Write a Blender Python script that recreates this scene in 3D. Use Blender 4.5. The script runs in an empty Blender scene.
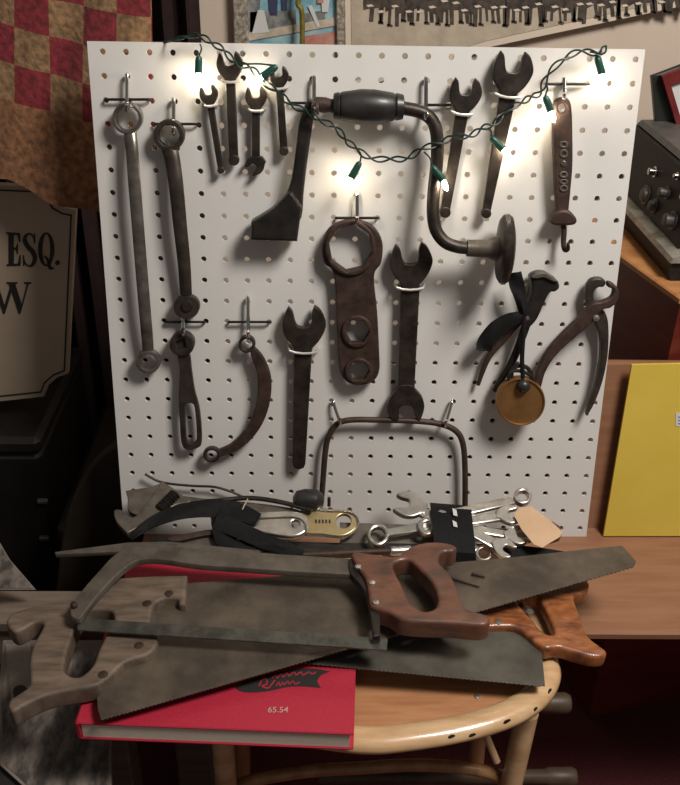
import bpy, math, random
from mathutils import Vector as V, Matrix
random.seed(7)
C = bpy.context.scene.collection
PI = math.pi
# ------------------------------------------------------------------ camera
F = 950.0; CX, CY = 340.0, 392.5; T = 0.45; LEAN = math.radians(10)
EX = V((0.99980772, 0.00845983, 0.01769058)); EY = V((0.01421706, -0.93406628, -0.35681656)); EN = V((0.01350556, 0.35699946, -0.93400695))
CB = V((0.24362783, 0.02609764, 1.10299941)); YB = -0.5965           # camera seen from the board; board's lower edge
ca, sa = math.cos(LEAN), math.sin(LEAN)
def b2w(v, pt=True):                                                   # board frame (right, up, out) to world
    x, y, n = v
    if pt: y -= YB
    return V((x, sa*y - ca*n, ca*y + sa*n + (T if pt else 0)))
CAM = b2w(CB)
def ray(px, py):
    c = V(((px-CX)/F, (py-CY)/F, 1.0))
    return b2w(V((EX.dot(c), EY.dot(c), EN.dot(c))), False)
r_ = b2w(V((EX.x, EY.x, EN.x)), False); u_ = b2w(V((-EX.y, -EY.y, -EN.y)), False); k_ = b2w(V((-EX.z, -EY.z, -EN.z)), False)
cam = bpy.data.objects.new('camera', bpy.data.cameras.new('camera')); C.objects.link(cam)
M = Matrix(((r_.x, u_.x, k_.x, CAM.x), (r_.y, u_.y, k_.y, CAM.y), (r_.z, u_.z, k_.z, CAM.z), (0, 0, 0, 1)))
cam.matrix_world = M
cam.data.sensor_fit = 'VERTICAL'; cam.data.sensor_height = 36; cam.data.lens = F/785*36; cam.data.clip_start = 0.02
bpy.context.scene.camera = cam
# ------------------------------------------------------------------ planes
class Plane:
    def __init__(s, p0, n, u=V((1, 0, 0))):
        s.p = V(p0); s.n = V(n).normalized(); s.u = (u - s.n*u.dot(s.n)).normalized(); s.v = s.n.cross(s.u)
    def at(s, px, py, h=0.0):
        d = ray(px, py); t = (s.p + s.n*h - CAM).dot(s.n)/d.dot(s.n); return CAM + d*t
    def uv(s, px, py):
        q = s.at(px, py) - s.p; return (q.dot(s.u), q.dot(s.v))
    def w(s, u, v, h=0.0): return s.p + s.u*u + s.v*v + s.n*h
def BP(d=0.0): return Plane(b2w(V((0, 0, d))), b2w(V((0, 0, 1)), False))
def HP(z): return Plane((0, 0, z), (0, 0, 1))
def TP(a, b, c): return Plane((0, 0, a), (-b, -c, 1))                  # z = a + bX + cY
def VP(out, lean=0.0): return Plane((0, -out, T), (0, -math.cos(lean), math.sin(lean)))
# ------------------------------------------------------------------ materials
def mat(name, c1, c2=None, rough=0.6, metal=0.0, scale=30, bump=0.0, stretch=(1, 1, 1), emit=None, lo=0.35, hi=0.65, coat=0, spec=0.5, wave=None, trans=0, sheen=0):
    m = bpy.data.materials.new(name); m.use_nodes = True; nt = m.node_tree; b = nt.nodes['Principled BSDF']
    b.inputs['Roughness'].default_value = rough; b.inputs['Metallic'].default_value = metal
    b.inputs['Base Color'].default_value = (*c1, 1); b.inputs['Coat Weight'].default_value = coat; b.inputs['Specular IOR Level'].default_value = spec
    b.inputs['Transmission Weight'].default_value = trans; b.inputs['Sheen Weight'].default_value = sheen
    if emit: b.inputs['Emission Color'].default_value = (*emit[:3], 1); b.inputs['Emission Strength'].default_value = emit[3]
    if c2 or bump:
        tc = nt.nodes.new('ShaderNodeTexCoord'); mp = nt.nodes.new('ShaderNodeMapping'); mp.inputs['Scale'].default_value = stretch
        nt.links.new(tc.outputs['Object'], mp.inputs['Vector'])
        nz = nt.nodes.new('ShaderNodeTexNoise'); nz.inputs['Scale'].default_value = scale; nz.inputs['Detail'].default_value = 6; nz.inputs['Roughness'].default_value = 0.62
        nt.links.new(mp.outputs[0], nz.inputs['Vector']); fac = nz.outputs['Fac']
        if c2:
            r = nt.nodes.new('ShaderNodeValToRGB'); r.color_ramp.elements[0].position = lo; r.color_ramp.elements[1].position = hi
            r.color_ramp.elements[0].color = (*c1, 1); r.color_ramp.elements[1].color = (*c2, 1)
            nt.links.new(fac, r.inputs[0]); nt.links.new(r.outputs[0], b.inputs['Base Color'])
        if bump:
            bp = nt.nodes.new('ShaderNodeBump'); bp.inputs['Strength'].default_value = bump; bp.inputs['Distance'].default_value = 0.002
            nt.links.new(fac, bp.inputs['Height']); nt.links.new(bp.outputs[0], b.inputs['Normal'])
    return m
MT = {}
MT['board'] = mat('white_hardboard', (.66, .645, .62), (.70, .685, .66), .45, scale=6)
MT['iron'] = mat('dark_iron', (.022, .017, .014), (.058, .046, .037), .42, .55, 60, .25)
MT['black_iron'] = mat('black_iron', (.014, .012, .011), (.035, .029, .025), .4, .4, 50, .3)
MT['steel'] = mat('worn_steel', (.14, .122, .105), (.32, .29, .255), .28, .8, 45, .15)
MT['darksteel'] = mat('dark_steel', (.034, .027, .022), (.085, .068, .055), .4, .55, 50, .2)
MT['rust'] = mat('rusted_iron', (.032, .018, .014), (.072, .042, .031), .55, .3, 70, .4)
MT['chrome'] = mat('bright_chrome', (.62, .6, .57), None, .18, 1.0)
MT['nickel'] = mat('nickel_plate', (.42, .40, .37), (.6, .57, .53), .3, .85, 60, .1)
MT['greymetal'] = mat('old_grey_steel', (.10, .085, .07), (.18, .155, .128), .45, .5, 40, .2)
MT['blade'] = mat('saw_steel', (.075, .060, .047), (.160, .128, .098), .48, .45, 22, .12, (1, 1, 1))
MT['blade2'] = mat('dark_saw_steel', (.065, .061, .05), (.125, .115, .094), .48, .45, 22, .12)
MT['hackblade'] = mat('hacksaw_steel', (.06, .06, .052), (.13, .13, .115), .4, .6, 60, .1)
MT['wood_grey'] = mat('weathered_beech', (.085, .060, .043), (.18, .132, .097), .6, 0, 26, .15, (1, 4, 1))
MT['wood_orange'] = mat('varnished_orange_wood', (.13, .038, .016), (.42, .15, .05), .38, 0, 34, .2, (1, 3, 1), coat=.3)
MT['wood_brown'] = mat('worn_red_brown_wood', (.07, .036, .027), (.18, .072, .040), .45, 0, 26, .15, (1, 3, 1), coat=.2)
MT['bentwood'] = mat('pale_bentwood', (.50, .30, .15), (.68, .46, .26), .28, 0, 14, .05, (1, 5, 5), coat=.5)
MT['ply'] = mat('orange_plywood', (.38, .165, .075), (.50, .25, .12), .38, 0, 12, .05, (1, 8, 1), coat=.3)
MT['leg'] = mat('brown_bentwood', (.28, .135, .055), (.42, .22, .10), .35, 0, 14, .05, (5, 5, 1), coat=.3)
MT['rungwood'] = mat('dark_turned_wood', (.055, .034, .02), (.09, .058, .036), .5, 0, 30)
MT['bench'] = mat('bench_oak', (.24, .108, .056), (.295, .145, .080), .5, 0, 9, .06, (1, 9, 9))
MT['benchdark'] = mat('brown_box_wood', (.13, .095, .075), (.19, .145, .115), .6, 0, 9, .06, (1, 9, 9))
MT['mahog'] = mat('mahogany', (.10, .014, .009), (.15, .024, .014), .35, 0, 8, .03, (1, 1, 6), coat=.3)
MT['deskTop'] = mat('amber_desk_top', (.36, .15, .05), (.48, .23, .09), .35, 0, 10, .03, (1, 7, 1))
MT['carpet'] = mat('maroon_carpet', (.06, .008, .011), (.11, .018, .02), .95, 0, 260, .8)
MT['wall'] = mat('cream_plaster', (.60, .50, .41), (.65, .54, .44), .85, 0, 3, .03)
MT['redcover'] = mat('crimson_cloth_cover', (.38, .012, .035), (.44, .018, .045), .55, 0, 300, .1)
MT['paper'] = mat('page_block', (.75, .66, .54), (.85, .76, .64), .9, 0, 40, .2, (.3, .3, 60))
MT['blackprint'] = mat('black_print', (.02, .018, .016), None, .6)
MT['redprint'] = mat('red_print', (.40, .02, .04), None, .6)
MT['silver'] = mat('silver_foil', (.6, .48, .46), None, .35, .6)
MT['yellow'] = mat('yellow_card', (.62, .45, .06), (.68, .50, .08), .6, 0, 6, .03)
MT['sign'] = mat('aged_white_sign_paint', (.42, .33, .245), (.48, .38, .285), .55, 0, 6, .03)
MT['green'] = mat('dark_green_plastic', (.006, .024, .017), None, .4)
MT['greensock'] = mat('green_socket_plastic', (.010, .065, .048), None, .35)
MT['bulb'] = mat('lit_bulb', (1, .9, .75), None, .2, emit=(1.0, .84, .62, 105))
MT['ribbon'] = mat('black_ribbon', (.004, .004, .0042), (.008, .008, .0085), .75, 0, 200, .2, spec=.25)
MT['brass'] = mat('tarnished_brass', (.22, .105, .035), (.36, .19, .07), .38, .6, 25, .15)
MT['brassplate'] = mat('pale_brass', (.42, .32, .16), (.5, .40, .22), .35, .6, 40, .1)
MT['tag'] = mat('tan_card', (.55, .36, .22), (.62, .42, .27), .8, 0, 20, .05)
MT['blackrub'] = mat('black_lacquer', (.012, .011, .011), (.02, .019, .018), .35, 0, 30, .1)
MT['machine'] = mat('black_crackle_paint', (.007, .0065, .006), (.018, .017, .015), .5, .0, 160, .3, spec=.3)
MT['machineTop'] = mat('dark_grey_enamel', (.07, .068, .06), (.10, .095, .085), .45, .1, 60, .1)
MT['alu'] = mat('scuffed_aluminium', (.26, .25, .21), (.5, .48, .42), .42, .5, 40, .4)
MT['darkchair'] = mat('dark_brown_leather', (.020, .014, .008), (.028, .019, .011), .6, 0, 30, .1)
MT['blackbox'] = mat('black_trunk', (.006, .005, .004), (.012, .009, .007), .6, 0, 20, .1)
MT['redframe'] = mat('red_lacquer_frame', (.12, .012, .014), (.17, .022, .02), .3, 0, 30, 0, coat=.4)
MT['blackframe'] = mat('black_frame_side', (.014, .016, .012), None, .4)
MT['white'] = mat('white_mount', (.60, .60, .60), None, .7)
MT['cream'] = mat('cream_border', (.66, .56, .45), None, .7)
MT['tan'] = mat('sepia_ground', (.40, .33, .25), (.52, .44, .34), .7, 0, 30, 0)
MT['clip'] = mat('white_steel_clip', (.66, .63, .58), None, .3, .4)
MT['gripblack'] = mat('black_painted_wood', (.012, .011, .011), (.028, .026, .025), .42, 0, 40, .1, coat=.1)
MT['wire'] = mat('pale_wire', (.5, .42, .3), None, .4, .5)
# ------------------------------------------------------------------ mesh building
def cr(pts, n=6, closed=True):                                        # Catmull-Rom; a point with a third value is a sharp corner
    P = [tuple(p) for p in pts]; N = len(P); out = []
    rng = range(N) if closed else range(N-1)
    for i in rng:
        a, b = P[i], P[(i+1) % N]
        z = P[i-1] if (closed or i > 0) else a; c = P[(i+2) % N] if (closed or i+2 < N) else b
        if len(a) > 2: z = a
        if len(b) > 2: c = b
        for k in range(n):
            t = k/n; q = []
            for d in range(2):
                m0 = (b[d]-z[d])/2 if z is not a else (b[d]-a[d])*.5
                m1 = (c[d]-a[d])/2 if c is not b else (b[d]-a[d])*.5
                q.append((2*t**3-3*t*t+1)*a[d] + (t**3-2*t*t+t)*m0 + (-2*t**3+3*t*t)*b[d] + (t**3-t*t)*m1)
            out.append(tuple(q))
    if not closed: out.append(P[-1][:2])
    return out
def cr3(pts, n=6, closed=False):
    P = [V(p) for p in pts]; N = len(P); out = []
    for i in (range(N) if closed else range(N-1)):
        a, b = P[i], P[(i+1) % N]; z = P[i-1] if (closed or i) else a; c = P[(i+2) % N] if (closed or i+2 < N) else b
        for k in range(n):
            t = k/n
            out.append(0.5*((2*a) + (b-z)*t + (2*z-5*a+4*b-c)*t*t + (3*a-z-3*b+c)*t**3))
    if not closed: out.append(P[-1].copy())
    return out
class MB:
    def __init__(s): s.v = []; s.f = []
    def add(s, vs, fs):
        o = len(s.v); s.v += [V(x) for x in vs]; s.f += [tuple(i+o for i in f) for f in fs]; return s
    def tube(s, pts, r, closed=False, seg=10, flat=1.0, nrm=None, sm=0):
        pts = [V(p) for p in pts]
        if sm: 
            if not isinstance(r, (int, float)): 
                R = []; L = len(r)
                for i in (range(L) if closed else range(L-1)):
                    for k in range(sm): R.append(r[i] + (r[(i+1) % L]-r[i])*k/sm)
                if not closed: R.append(r[-1])
                r = R
            pts = cr3(pts, sm, closed)
        N = len(pts); rr = [r]*N if isinstance(r, (int, float)) else list(r)
        vs = []; fs = []; prev = nrm
        for i, p in enumerate(pts):
            if closed: t = pts[(i+1) % N]-pts[i-1]
            else: t = pts[min(i+1, N-1)]-pts[max(i-1, 0)]
            t.normalize()
            if prev is None: prev = t.orthogonal()
            base = nrm if nrm is not None else prev
            a = (base - t*base.dot(t))
            if a.length < 1e-5: a = t.orthogonal()
            a.normalize(); prev = a; b = t.cross(a)
            for k in range(seg):
                an = 2*PI*k/seg; vs.append(p + a*(math.cos(an)*rr[i]*flat) + b*(math.sin(an)*rr[i]))
        for i in range(N if closed else N-1):
            for k in range(seg):
                j = (i+1) % N; fs.append((i*seg+k, i*seg+(k+1) % seg, j*seg+(k+1) % seg, j*seg+k))
        if not closed:
            fs.append(tuple(reversed(range(seg)))); fs.append(tuple((N-1)*seg+k for k in range(seg)))
        return s.add(vs, fs)
    def cyl(s, a, b, r, seg=16): return s.tube([a, b], r, seg=seg)
    def lathe(s, a, d, prof, seg=24):                                  # profile of (distance along d, radius)
        d = V(d).normalized(); return s.tube([V(a)+d*max(x, 1e-7*i) for i, (x, r) in enumerate(prof)], [max(r, 1e-4) for x, r in prof], seg=seg, nrm=d.orthogonal().normalized()) if False else s._lathe(a, d, prof, seg)
    def _lathe(s, a, d, prof, seg):
        e = d.orthogonal().normalized(); g = d.cross(e); vs = []; fs = []
        for x, r in prof:
            for k in range(seg):
                an = 2*PI*k/seg; vs.append(V(a)+d*x+e*(r*math.cos(an))+g*(r*math.sin(an)))
        n = len(prof)
        for i in range(n-1):
            for k in range(seg): fs.append((i*seg+k, i*seg+(k+1) % seg, (i+1)*seg+(k+1) % seg, (i+1)*seg+k))
        fs.append(tuple(reversed(range(seg)))); fs.append(tuple((n-1)*seg+k for k in range(seg)))
        return s.add(vs, fs)
    def box(s, lo, hi, R=None, o=None, bev=0.0):
        x0, y0, z0 = lo; x1, y1, z1 = hi; b = min(bev, (x1-x0)/2.01, (y1-y0)/2.01, (z1-z0)/2.01)
        if b <= 0:
            vs = [V((x, y, z)) for z in (z0, z1) for x, y in ((x0, y0), (x1, y0), (x1, y1), (x0, y1))]
            fs = [(3, 2, 1, 0), (4, 5, 6, 7), (0, 1, 5, 4), (1, 2, 6, 5), (2, 3, 7, 6), (3, 0, 4, 7)]
        else:
            vs = []; fs = []
            lay = [(z0, b), (z0+b, 0), (z1-b, 0), (z1, b)]
            for z, q in lay:
                qq = q
                for x, y in ((x0+b, y0+qq), (x1-b, y0+qq), (x1-qq, y0+b), (x1-qq, y1-b), (x1-b, y1-qq), (x0+b, y1-qq), (x0+qq, y1-b), (x0+qq, y0+b)): vs.append(V((x, y, z)))
            for i in range(3):
                for k in range(8): fs.append((i*8+k, i*8+(k+1) % 8, (i+1)*8+(k+1) % 8, (i+1)*8+k))
            fs.append(tuple(reversed(range(8)))); fs.append(tuple(24+k for k in range(8)))
        if R is not None: vs = [R @ v for v in vs]
        if o is not None: vs = [v+V(o) for v in vs]
        return s.add(vs, fs)
    def quadbox(s, pl, q, th, h=0):                                    # px polygon on a plane, prism of thickness th around height h
        return s.plate(pl, q, th, 0, h=h, smooth=False)
    def plate(s, pl, outer, th, bev=0.0006, holes=(), h=0.0, smooth=True, uv=False, n=5, res=1):
        def conv(ps):
            q = [tuple(p) if uv else (*pl.uv(p[0], p[1]), *p[2:]) for p in ps]
            return cr(q, n) if smooth else [x[:2] for x in q]
        cu = bpy.data.curves.new('t', 'CURVE'); cu.dimensions = '2D'; cu.fill_mode = 'BOTH'
        cu.extrude = max(th/2-bev, 0); cu.bevel_depth = bev; cu.bevel_resolution = res; cu.offset = -bev
        for ps in [outer]+list(holes):
            ps = conv(ps); sp = cu.splines.new('POLY'); sp.points.add(len(ps)-1)
            for i, p in enumerate(ps): sp.points[i].co = (p[0], p[1], 0, 1)
            sp.use_cyclic_u = True
        ob = bpy.data.objects.new('t', cu); C.objects.link(ob)
        dg = bpy.context.evaluated_depsgraph_get(); dg.update(); me = ob.evaluated_get(dg).to_mesh()
        vs = [pl.w(v.co.x, v.co.y, v.co.z+h) for v in me.vertices]; fs = [tuple(p.vertices) for p in me.polygons]
        ob.evaluated_get(dg).to_mesh_clear(); bpy.data.objects.remove(ob); bpy.data.curves.remove(cu)
        return s.add(vs, fs)
    def sheet(s, grid, th):                                            # grid of points to a thick sheet
        n, m = len(grid), len(grid[0]); vs = [p for r in grid for p in r]; fs = []
        nr = []
        for i in range(n):
            for j in range(m):
                a = grid[min(i+1, n-1)][j]-grid[max(i-1, 0)][j]; b = grid[i][min(j+1, m-1)]-grid[i][max(j-1, 0)]
                nr.append(a.cross(b).normalized())
        N = n*m; vs2 = [v+q*th for v, q in zip(vs, nr)]
        for i in range(n-1):
            for j in range(m-1):
                a = i*m+j; fs.append((a, a+1, a+m+1, a+m)); fs.append((N+a, N+a+m, N+a+m+1, N+a+1))
        for i in range(n-1):
            for j in (0, m-1):
                a = i*m+j; fs.append((a, a+m, a+m+N, a+N) if j == 0 else (a, a+N, a+m+N, a+m))
        for j in range(m-1):
            for i in (0, n-1):
                a = i*m+j; fs.append((a, a+N, a+1+N, a+1) if i == 0 else (a, a+1, a+1+N, a+N))
        return s.add(vs+vs2, fs)
def circ(cx, cy, r, n=16, ry=None, a0=0):
    ry = ry or r; return [(cx+r*math.cos(a0+2*PI*k/n), cy+ry*math.sin(a0+2*PI*k/n)) for k in range(n)]
def mesh_of(name, mb, m, off, ang=35):
    me = bpy.data.meshes.new(name); me.from_pydata([v-off for v in mb.v], [], mb.f); me.update()
    import bmesh
    bm = bmesh.new(); bm.from_mesh(me); bmesh.ops.recalc_face_normals(bm, faces=bm.faces); bm.to_mesh(me); bm.free()
    me.materials.append(m if not isinstance(m, str) else MT[m]); me.shade_smooth()
    me.set_sharp_from_angle(angle=math.radians(ang)); return me
class Thing:
    def __init__(s, name, label, cat, group=None): s.a = (name, label, cat, group); s.p = []
    def part(s, name, mb, m, label=None, of=None):
        s.p.append((name, mb, m, label, of)); return len(s.p)-1
    def done(s):
        name, label, cat, group = s.a
        pts = [v for p in s.p for v in p[1].v]; lo = [min(v[i] for v in pts) for i in range(3)]; hi = [max(v[i] for v in pts) for i in range(3)]
        off = V(((lo[0]+hi[0])/2, (lo[1]+hi[1])/2, lo[2]))
        if len(s.p) == 1: root = bpy.data.objects.new(name, mesh_of(name, s.p[0][1], s.p[0][2], off))
        else: root = bpy.data.objects.new(name, None); root.empty_display_size = .02
        root.location = off; C.objects.link(root); root['label'] = label; root['category'] = cat
        if group: root['group'] = group
        if len(s.p) > 1:
            obs = []
            for (n, mb, m, l, of) in s.p:
                o = bpy.data.objects.new(n, mesh_of(n, mb, m, off)); C.objects.link(o)
                o.parent = root if of is None else obs[of]
                if l: o['label'] = l
                obs.append(o)
        return root
def one(name, label, cat, mb, m, group=None):
    t = Thing(name, label, cat, group); t.part(name, mb, m); return t.done()
def struct(name, mb, m):
    o = bpy.data.objects.new(name, mesh_of(name, mb, m, V((0, 0, 0)))); C.objects.link(o); o['kind'] = 'structure'; return o
# ------------------------------------------------------------------ setting
WY = .56
struct('floor', MB().box((-2.2, -2.6, -.04), (3.0, WY, 0)), 'carpet')
struct('wall_back', MB().box((-2.2, WY, -.04), (3.0, WY+.1, 2.6)), 'wall')
# ------------------------------------------------------------------ pegboard
I = 0.0254
pb = MB()
def board():
    t = .005; nx = ny = 24; k = 16; r = .0033
    x0, x1, y0, y1 = -.0160, 23*I+.0095, YB, .0105
    def P(x, y, n): return b2w(V((x, y, n)))
    for i in range(nx):
        for j in range(ny):
            cx, cy = i*I, -j*I
            l = -I/2 if i else x0; rr = I/2 if i < nx-1 else x1-cx; tp = I/2 if j else y1; bt = -I/2 if j < ny-1 else y0-cy
            sq = []
            for q in range(k):
                a = 2*PI*q/k; c, s_ = math.cos(a), math.sin(a); m_ = max(abs(c), abs(s_)); c /= m_; s_ /= m_
                sq.append((cx+(rr*c if c > 0 else -l*c), cy+(tp*s_ if s_ > 0 else -bt*s_)))
            ci = [(cx+r*math.cos(2*PI*q/k), cy+r*math.sin(2*PI*q/k)) for q in range(k)]
            vs = [P(*p, 0) for p in sq]+[P(*p, 0) for p in ci]+[P(*p, -t) for p in sq]+[P(*p, -t) for p in ci]; fs = []
            for q in range(k):
                n2 = (q+1) % k
                fs += [(q, n2, k+n2, k+q), (k+q, k+n2, 3*k+n2, 3*k+q), (2*k+n2, 2*k+q, 3*k+q, 3*k+n2)]
            pb.add(vs, fs)
    c = [(x0, y0), (x1, y0), (x1, y1), (x0, y1)]
    for q in range(4):
        a, b = c[q], c[(q+1) % 4]; pb.add([P(*a, 0), P(*b, 0), P(*b, -t), P(*a, -t)], [(0, 1, 2, 3)])
board()
ob = one('pegboard', 'square white perforated hardboard leaning on the bench and hung with old tools', 'pegboard', pb, 'board')
# ------------------------------------------------------------------ bench, desk, things behind
XL, XR = 0.01, 1.25
bf = -HP(T).at(620, 634).y
t = Thing('bench', 'long plain brown wooden bench with a low back, behind the chair', 'bench')
t.part('seat', MB().box((XL, -bf, T-.009), (XR, .06, T), bev=.001), 'bench')
zb = VP(-.03).at(600, 364).z
bk = MB(); bpz = BP(-.016); top = bpz.uv(600, 364)[1]; bot = bpz.uv(600, 536)[1]
bk.plate(bpz, [(.30, top), (XR, top), (XR, bot-.002), (.30, bot-.002)], .018, .0015, h=-.010, smooth=False, uv=True)
t.part('backrest', bk, 'bench')
for x in (XL+.03, XR-.09):  # legs coloured darker than the seat to stand in for shade under the bench
    t.part('leg', MB().box((x, -.09, 0), (x+.05, -.05, T-.0095), bev=.003), 'benchdark')
    t.part('leg', MB().box((x, -.0, 0), (x+.05, .05, T-.0095), bev=.003), 'benchdark')
for (px, py, r) in ((556, 703, .0115), (562, 777, .0115)):
    a = VP(bf+.012).at(px+14, py)
    m = MB(); m.lathe(a-V((.33, 0, 0)), (1, 0, 0), [(0, r*.8), (.29, r*.85), (.295, r*1.05), (.325, r*1.1), (.33, r*.85)])
    t.part('rung', m, 'rungwood')
t.done()
# mahogany desk, turned a little so its front edge runs towards the viewer on the right
A = VP(-.075).at(680, 298); zc = A.z; Bq = HP(zc).at(616, 252)
e1 = (A-Bq); e1.z = 0; e1.normalize(); e2 = V((-e1.y, e1.x, 0))      # along front edge / towards the wall
Rd = Matrix(((e1.x, e2.x, 0), (e1.y, e2.y, 0), (0, 0, 1))); O = V((Bq.x, Bq.y, 0))
LD = (A-Bq).length
def loc(s_, d, z): return O + e1*s_ + e2*d + V((0, 0, z))
def prism(mb, O_, a1, a2, prof, s0, s1):                               # profile (d, z) swept along a1
    n = len(prof); vs = [O_+a1*s0+a2*d+V((0, 0, z)) for d, z in prof]+[O_+a1*s1+a2*d+V((0, 0, z)) for d, z in prof]
    return mb.add(vs, [(i, (i+1) % n, n+(i+1) % n, n+i) for i in range(n)]+[tuple(range(n)), tuple(range(2*n-1, n-1, -1))])
sb = -(WY-.012-Bq.y-.52*e2.y)/abs(e1.y)
t = Thing('desk', 'dark red mahogany desk with an amber wooden top, under the black machine', 'desk')
t.part('cabinet', prism(MB(), O, e1, e2, [(.006, 0), (.50, 0), (.50, zc-.0082), (.006, zc-.0082)], sb, LD-.005), 'mahog')
t.part('desktop', prism(MB(), O, e1, e2, [(0, zc-.008), (.52, zc-.008), (.52, zc-.002), (.518, zc), (.002, zc), (0, zc-.002)], sb, LD), 'deskTop')
t.done()
# black machine on the desk
m0 = HP(zc).at(627, 233); m1 = HP(zc).at(668, 281); f1 = (m1-m0).normalized(); f2 = V((-f1.y, f1.x, 0)); OM = V((m0.x, m0.y, 0)); LM = (m1-m0).length
hm = .128
t = Thing('field_radio', 'old black metal machine with knobs and a scuffed bare-metal edge, standing on the desk', 'machine')
def Pm(s_, d, z): return OM+f1*s_+f2*d+V((0, 0, z))
i0 = t.part('base', prism(MB(), OM, f1, f2, [(.004, zc), (.30, zc), (.30, zc+.026), (0, zc+.026), (0, zc+.006)], -.09, LM), 'machine')
t.part('metal_rim', prism(MB(), OM, f1, f2, [(-.004, zc+.0262), (.30, zc+.0262), (.30, zc+.034), (.016, zc+.040), (-.002, zc+.033)], -.094, LM+.005), 'alu')
i1 = t.part('housing', prism(MB(), OM, f1, f2, [(.010, zc+.0402), (.29, zc+.0402), (.29, zc+hm), (.028, zc+hm), (.020, zc+hm-.004)], -.10, LM-.012), 'machine')
t.part('top_cover', prism(MB(), OM, f1, f2, [(.024, zc+hm+.0003), (.288, zc+hm+.0003), (.288, zc+hm+.006), (.030, zc+hm+.006)], -.098, LM-.016), 'machineTop')
g = prism(MB(), OM, f1, f2, [(.09, zc+hm+.0085), (.26, zc+hm+.0085), (.26, zc+hm+.016), (.10, zc+hm+.016)], .05, LM-.05)
t.part('hatch', g, 'machine')
fn = V((-1, 0, 0)); slope = (.020-.010)/(hm-.044)
nf = (f2*-1 + V((0, 0, slope))).normalized()
for (s_, z, r, L_) in ((.02, .095, .006, .010), (.075, .085, .007, .012), (.115, .062, .010, .012), (.05, .058, .008, .008), (.012, .060, .011, .006), (.135, .10, .005, .01), (.09, .112, .004, .006)):
    c = Pm(s_, .010+slope*(z-.040), zc+z)
    t.part('knob', MB().lathe(c, nf, [(0, r*1.25), (.002, r*1.25), (.0022, r*.9), (L_, r*.8), (L_+.001, r*.5)], 16), 'machineTop' if r > .0065 else 'chrome')
t.done()
# small framed picture standing on the machine
zt = zc+hm+.0085
yq = Pm(.0, .1, 0).y
pl = VP(-min(yq+.06, WY-.06), .05)
fz = VP(-min(yq+.06, WY-.06), .05)
t = Thing('framed_picture', 'small picture in a red lacquer frame with a black outer side, behind the black machine', 'framed picture')
t.part('frame_side', MB().plate(pl, [(653, 77), (659, 75), (720, 52), (720, 120), (675, 125), (657, 125)], .012, .001, smooth=False, h=-.010), 'blackframe')
t.part('frame', MB().plate(pl, [(660, 75), (720, 52), (720, 122), (675, 126)], .012, .001, holes=[[(669, 84), (712, 69), (712, 114), (679, 117)]], smooth=False, h=.004), 'redframe')
t.part('mount', MB().plate(pl, [(666, 81), (716, 63), (716, 118), (678, 121)], .003, 0, smooth=False, h=.0015), 'white')
t.part('print', MB().plate(pl, [(680, 94), (708, 84), (708, 108), (684, 111)], .001, 0, smooth=False, h=.004), 'redprint')
t.done()
# pictures on the wall
wp = VP(-(WY-.012))
def flat(mb, polys, h, th=.0006):
    for q in polys: mb.plate(wp, q, th, 0, h=h, smooth=False)
    return mb
t = Thing('framed_picture', 'colourful street scene in a silvery frame, hung left of the long group photo', 'framed picture')
t.part('frame', MB().plate(wp, [(231, -60), (344, -60), (345, 75), (236, 75)], .018, .002, holes=[[(246, -48), (336, -48), (337, 62), (250, 62)]], smooth=False), mat('silvered_frame', (.25, .21, .17), (.62, .58, .5), .35, .5, 160, .5, lo=.4, hi=.6))
cp = mat('picture_sky', (.10, .30, .40), (.45, .60, .62), .5, 0, 14, 0)
ip = t.part('print', MB().plate(wp, [(243, -50), (338, -50), (339, 64), (247, 64)], .003, 0, smooth=False, h=-.003), cp)
t.part('rail', flat(MB(), [[(247, 33), (338, 17), (339, 25), (248, 41)], [(247, 45), (338, 46), (338, 60), (247, 60)]], .0002), mat('picture_stone', (.42, .36, .28), (.6, .52, .42), .6, 0, 60), of=ip)
t.part('buildings', flat(MB(), [[(250, 12), (296, 10), (296, 26), (250, 33)], [(302, 14), (325, 10), (325, 19), (302, 24)], [(247, -20), (262, -20), (258, 30), (248, 33)]], -.0004), mat('picture_grey', (.10, .12, .13), (.28, .28, .26), .6, 0, 80), of=ip)
t.part('figures', flat(MB(), [[(267, -20), (279, -20), (277, 15), (270, 15)], [(281, -15), (288, -15), (287, 10), (282, 10)]], .0008), mat('picture_navy', (.02, .03, .08), (.05, .05, .12), .6, 0, 60), of=ip)
t.part('white_tent', flat(MB(), [[(258, 10), (264, 10), (269, 32), (252, 34)]], .001), 'white', of=ip); t.part('white_gown', flat(MB(), [[(321, -10), (331, -10), (328, 12), (322, 12)]], .001), 'white', of=ip); t.part('pale_post', flat(MB(), [[(308, 6), (312, 5), (320, 26), (317, 27)]], .001), 'white', of=ip)
prd = mat('picture_red', (.45, .12, .09), (.5, .3, .24), .6, 0, 60); t.part('red_flag', flat(MB(), [[(318, -6), (325, -4), (323, 3), (317, 3)]], .0014), prd, of=ip); t.part('pink_wall', flat(MB(), [[(305, 36), (337, 31), (338, 46), (305, 48)]], .0006), prd, of=ip)
t.part('hanging_rod', MB().tube([wp.at(303, -60, .022), wp.at(300, -8, .022), wp.at(298, 4, .022), wp.at(302, 14, .022), wp.at(302, 60, .022), wp.at(302, 66, .010)], .0042, sm=4), mat('olive_brass', (.20, .16, .03), (.36, .30, .08), .4, .5, 50), 'thin olive brass hanging rod')
t.done()
t = Thing('panoramic_photograph', 'long sepia group photograph with a cream border, slanting on the wall above the board', 'photograph')
t.part('mount', MB().plate(wp, [(344, -70), (900, -140), (900, -60), (680, 6), (492, 46), (346, 92)], .006, .0006, smooth=False, h=.002), 'cream')
ip = t.part('print', MB().plate(wp, [(350, -64), (890, -130), (890, -66), (676, -2), (486, 40), (352, 80)], .0008, 0, smooth=False, h=.0056), 'tan')
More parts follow.
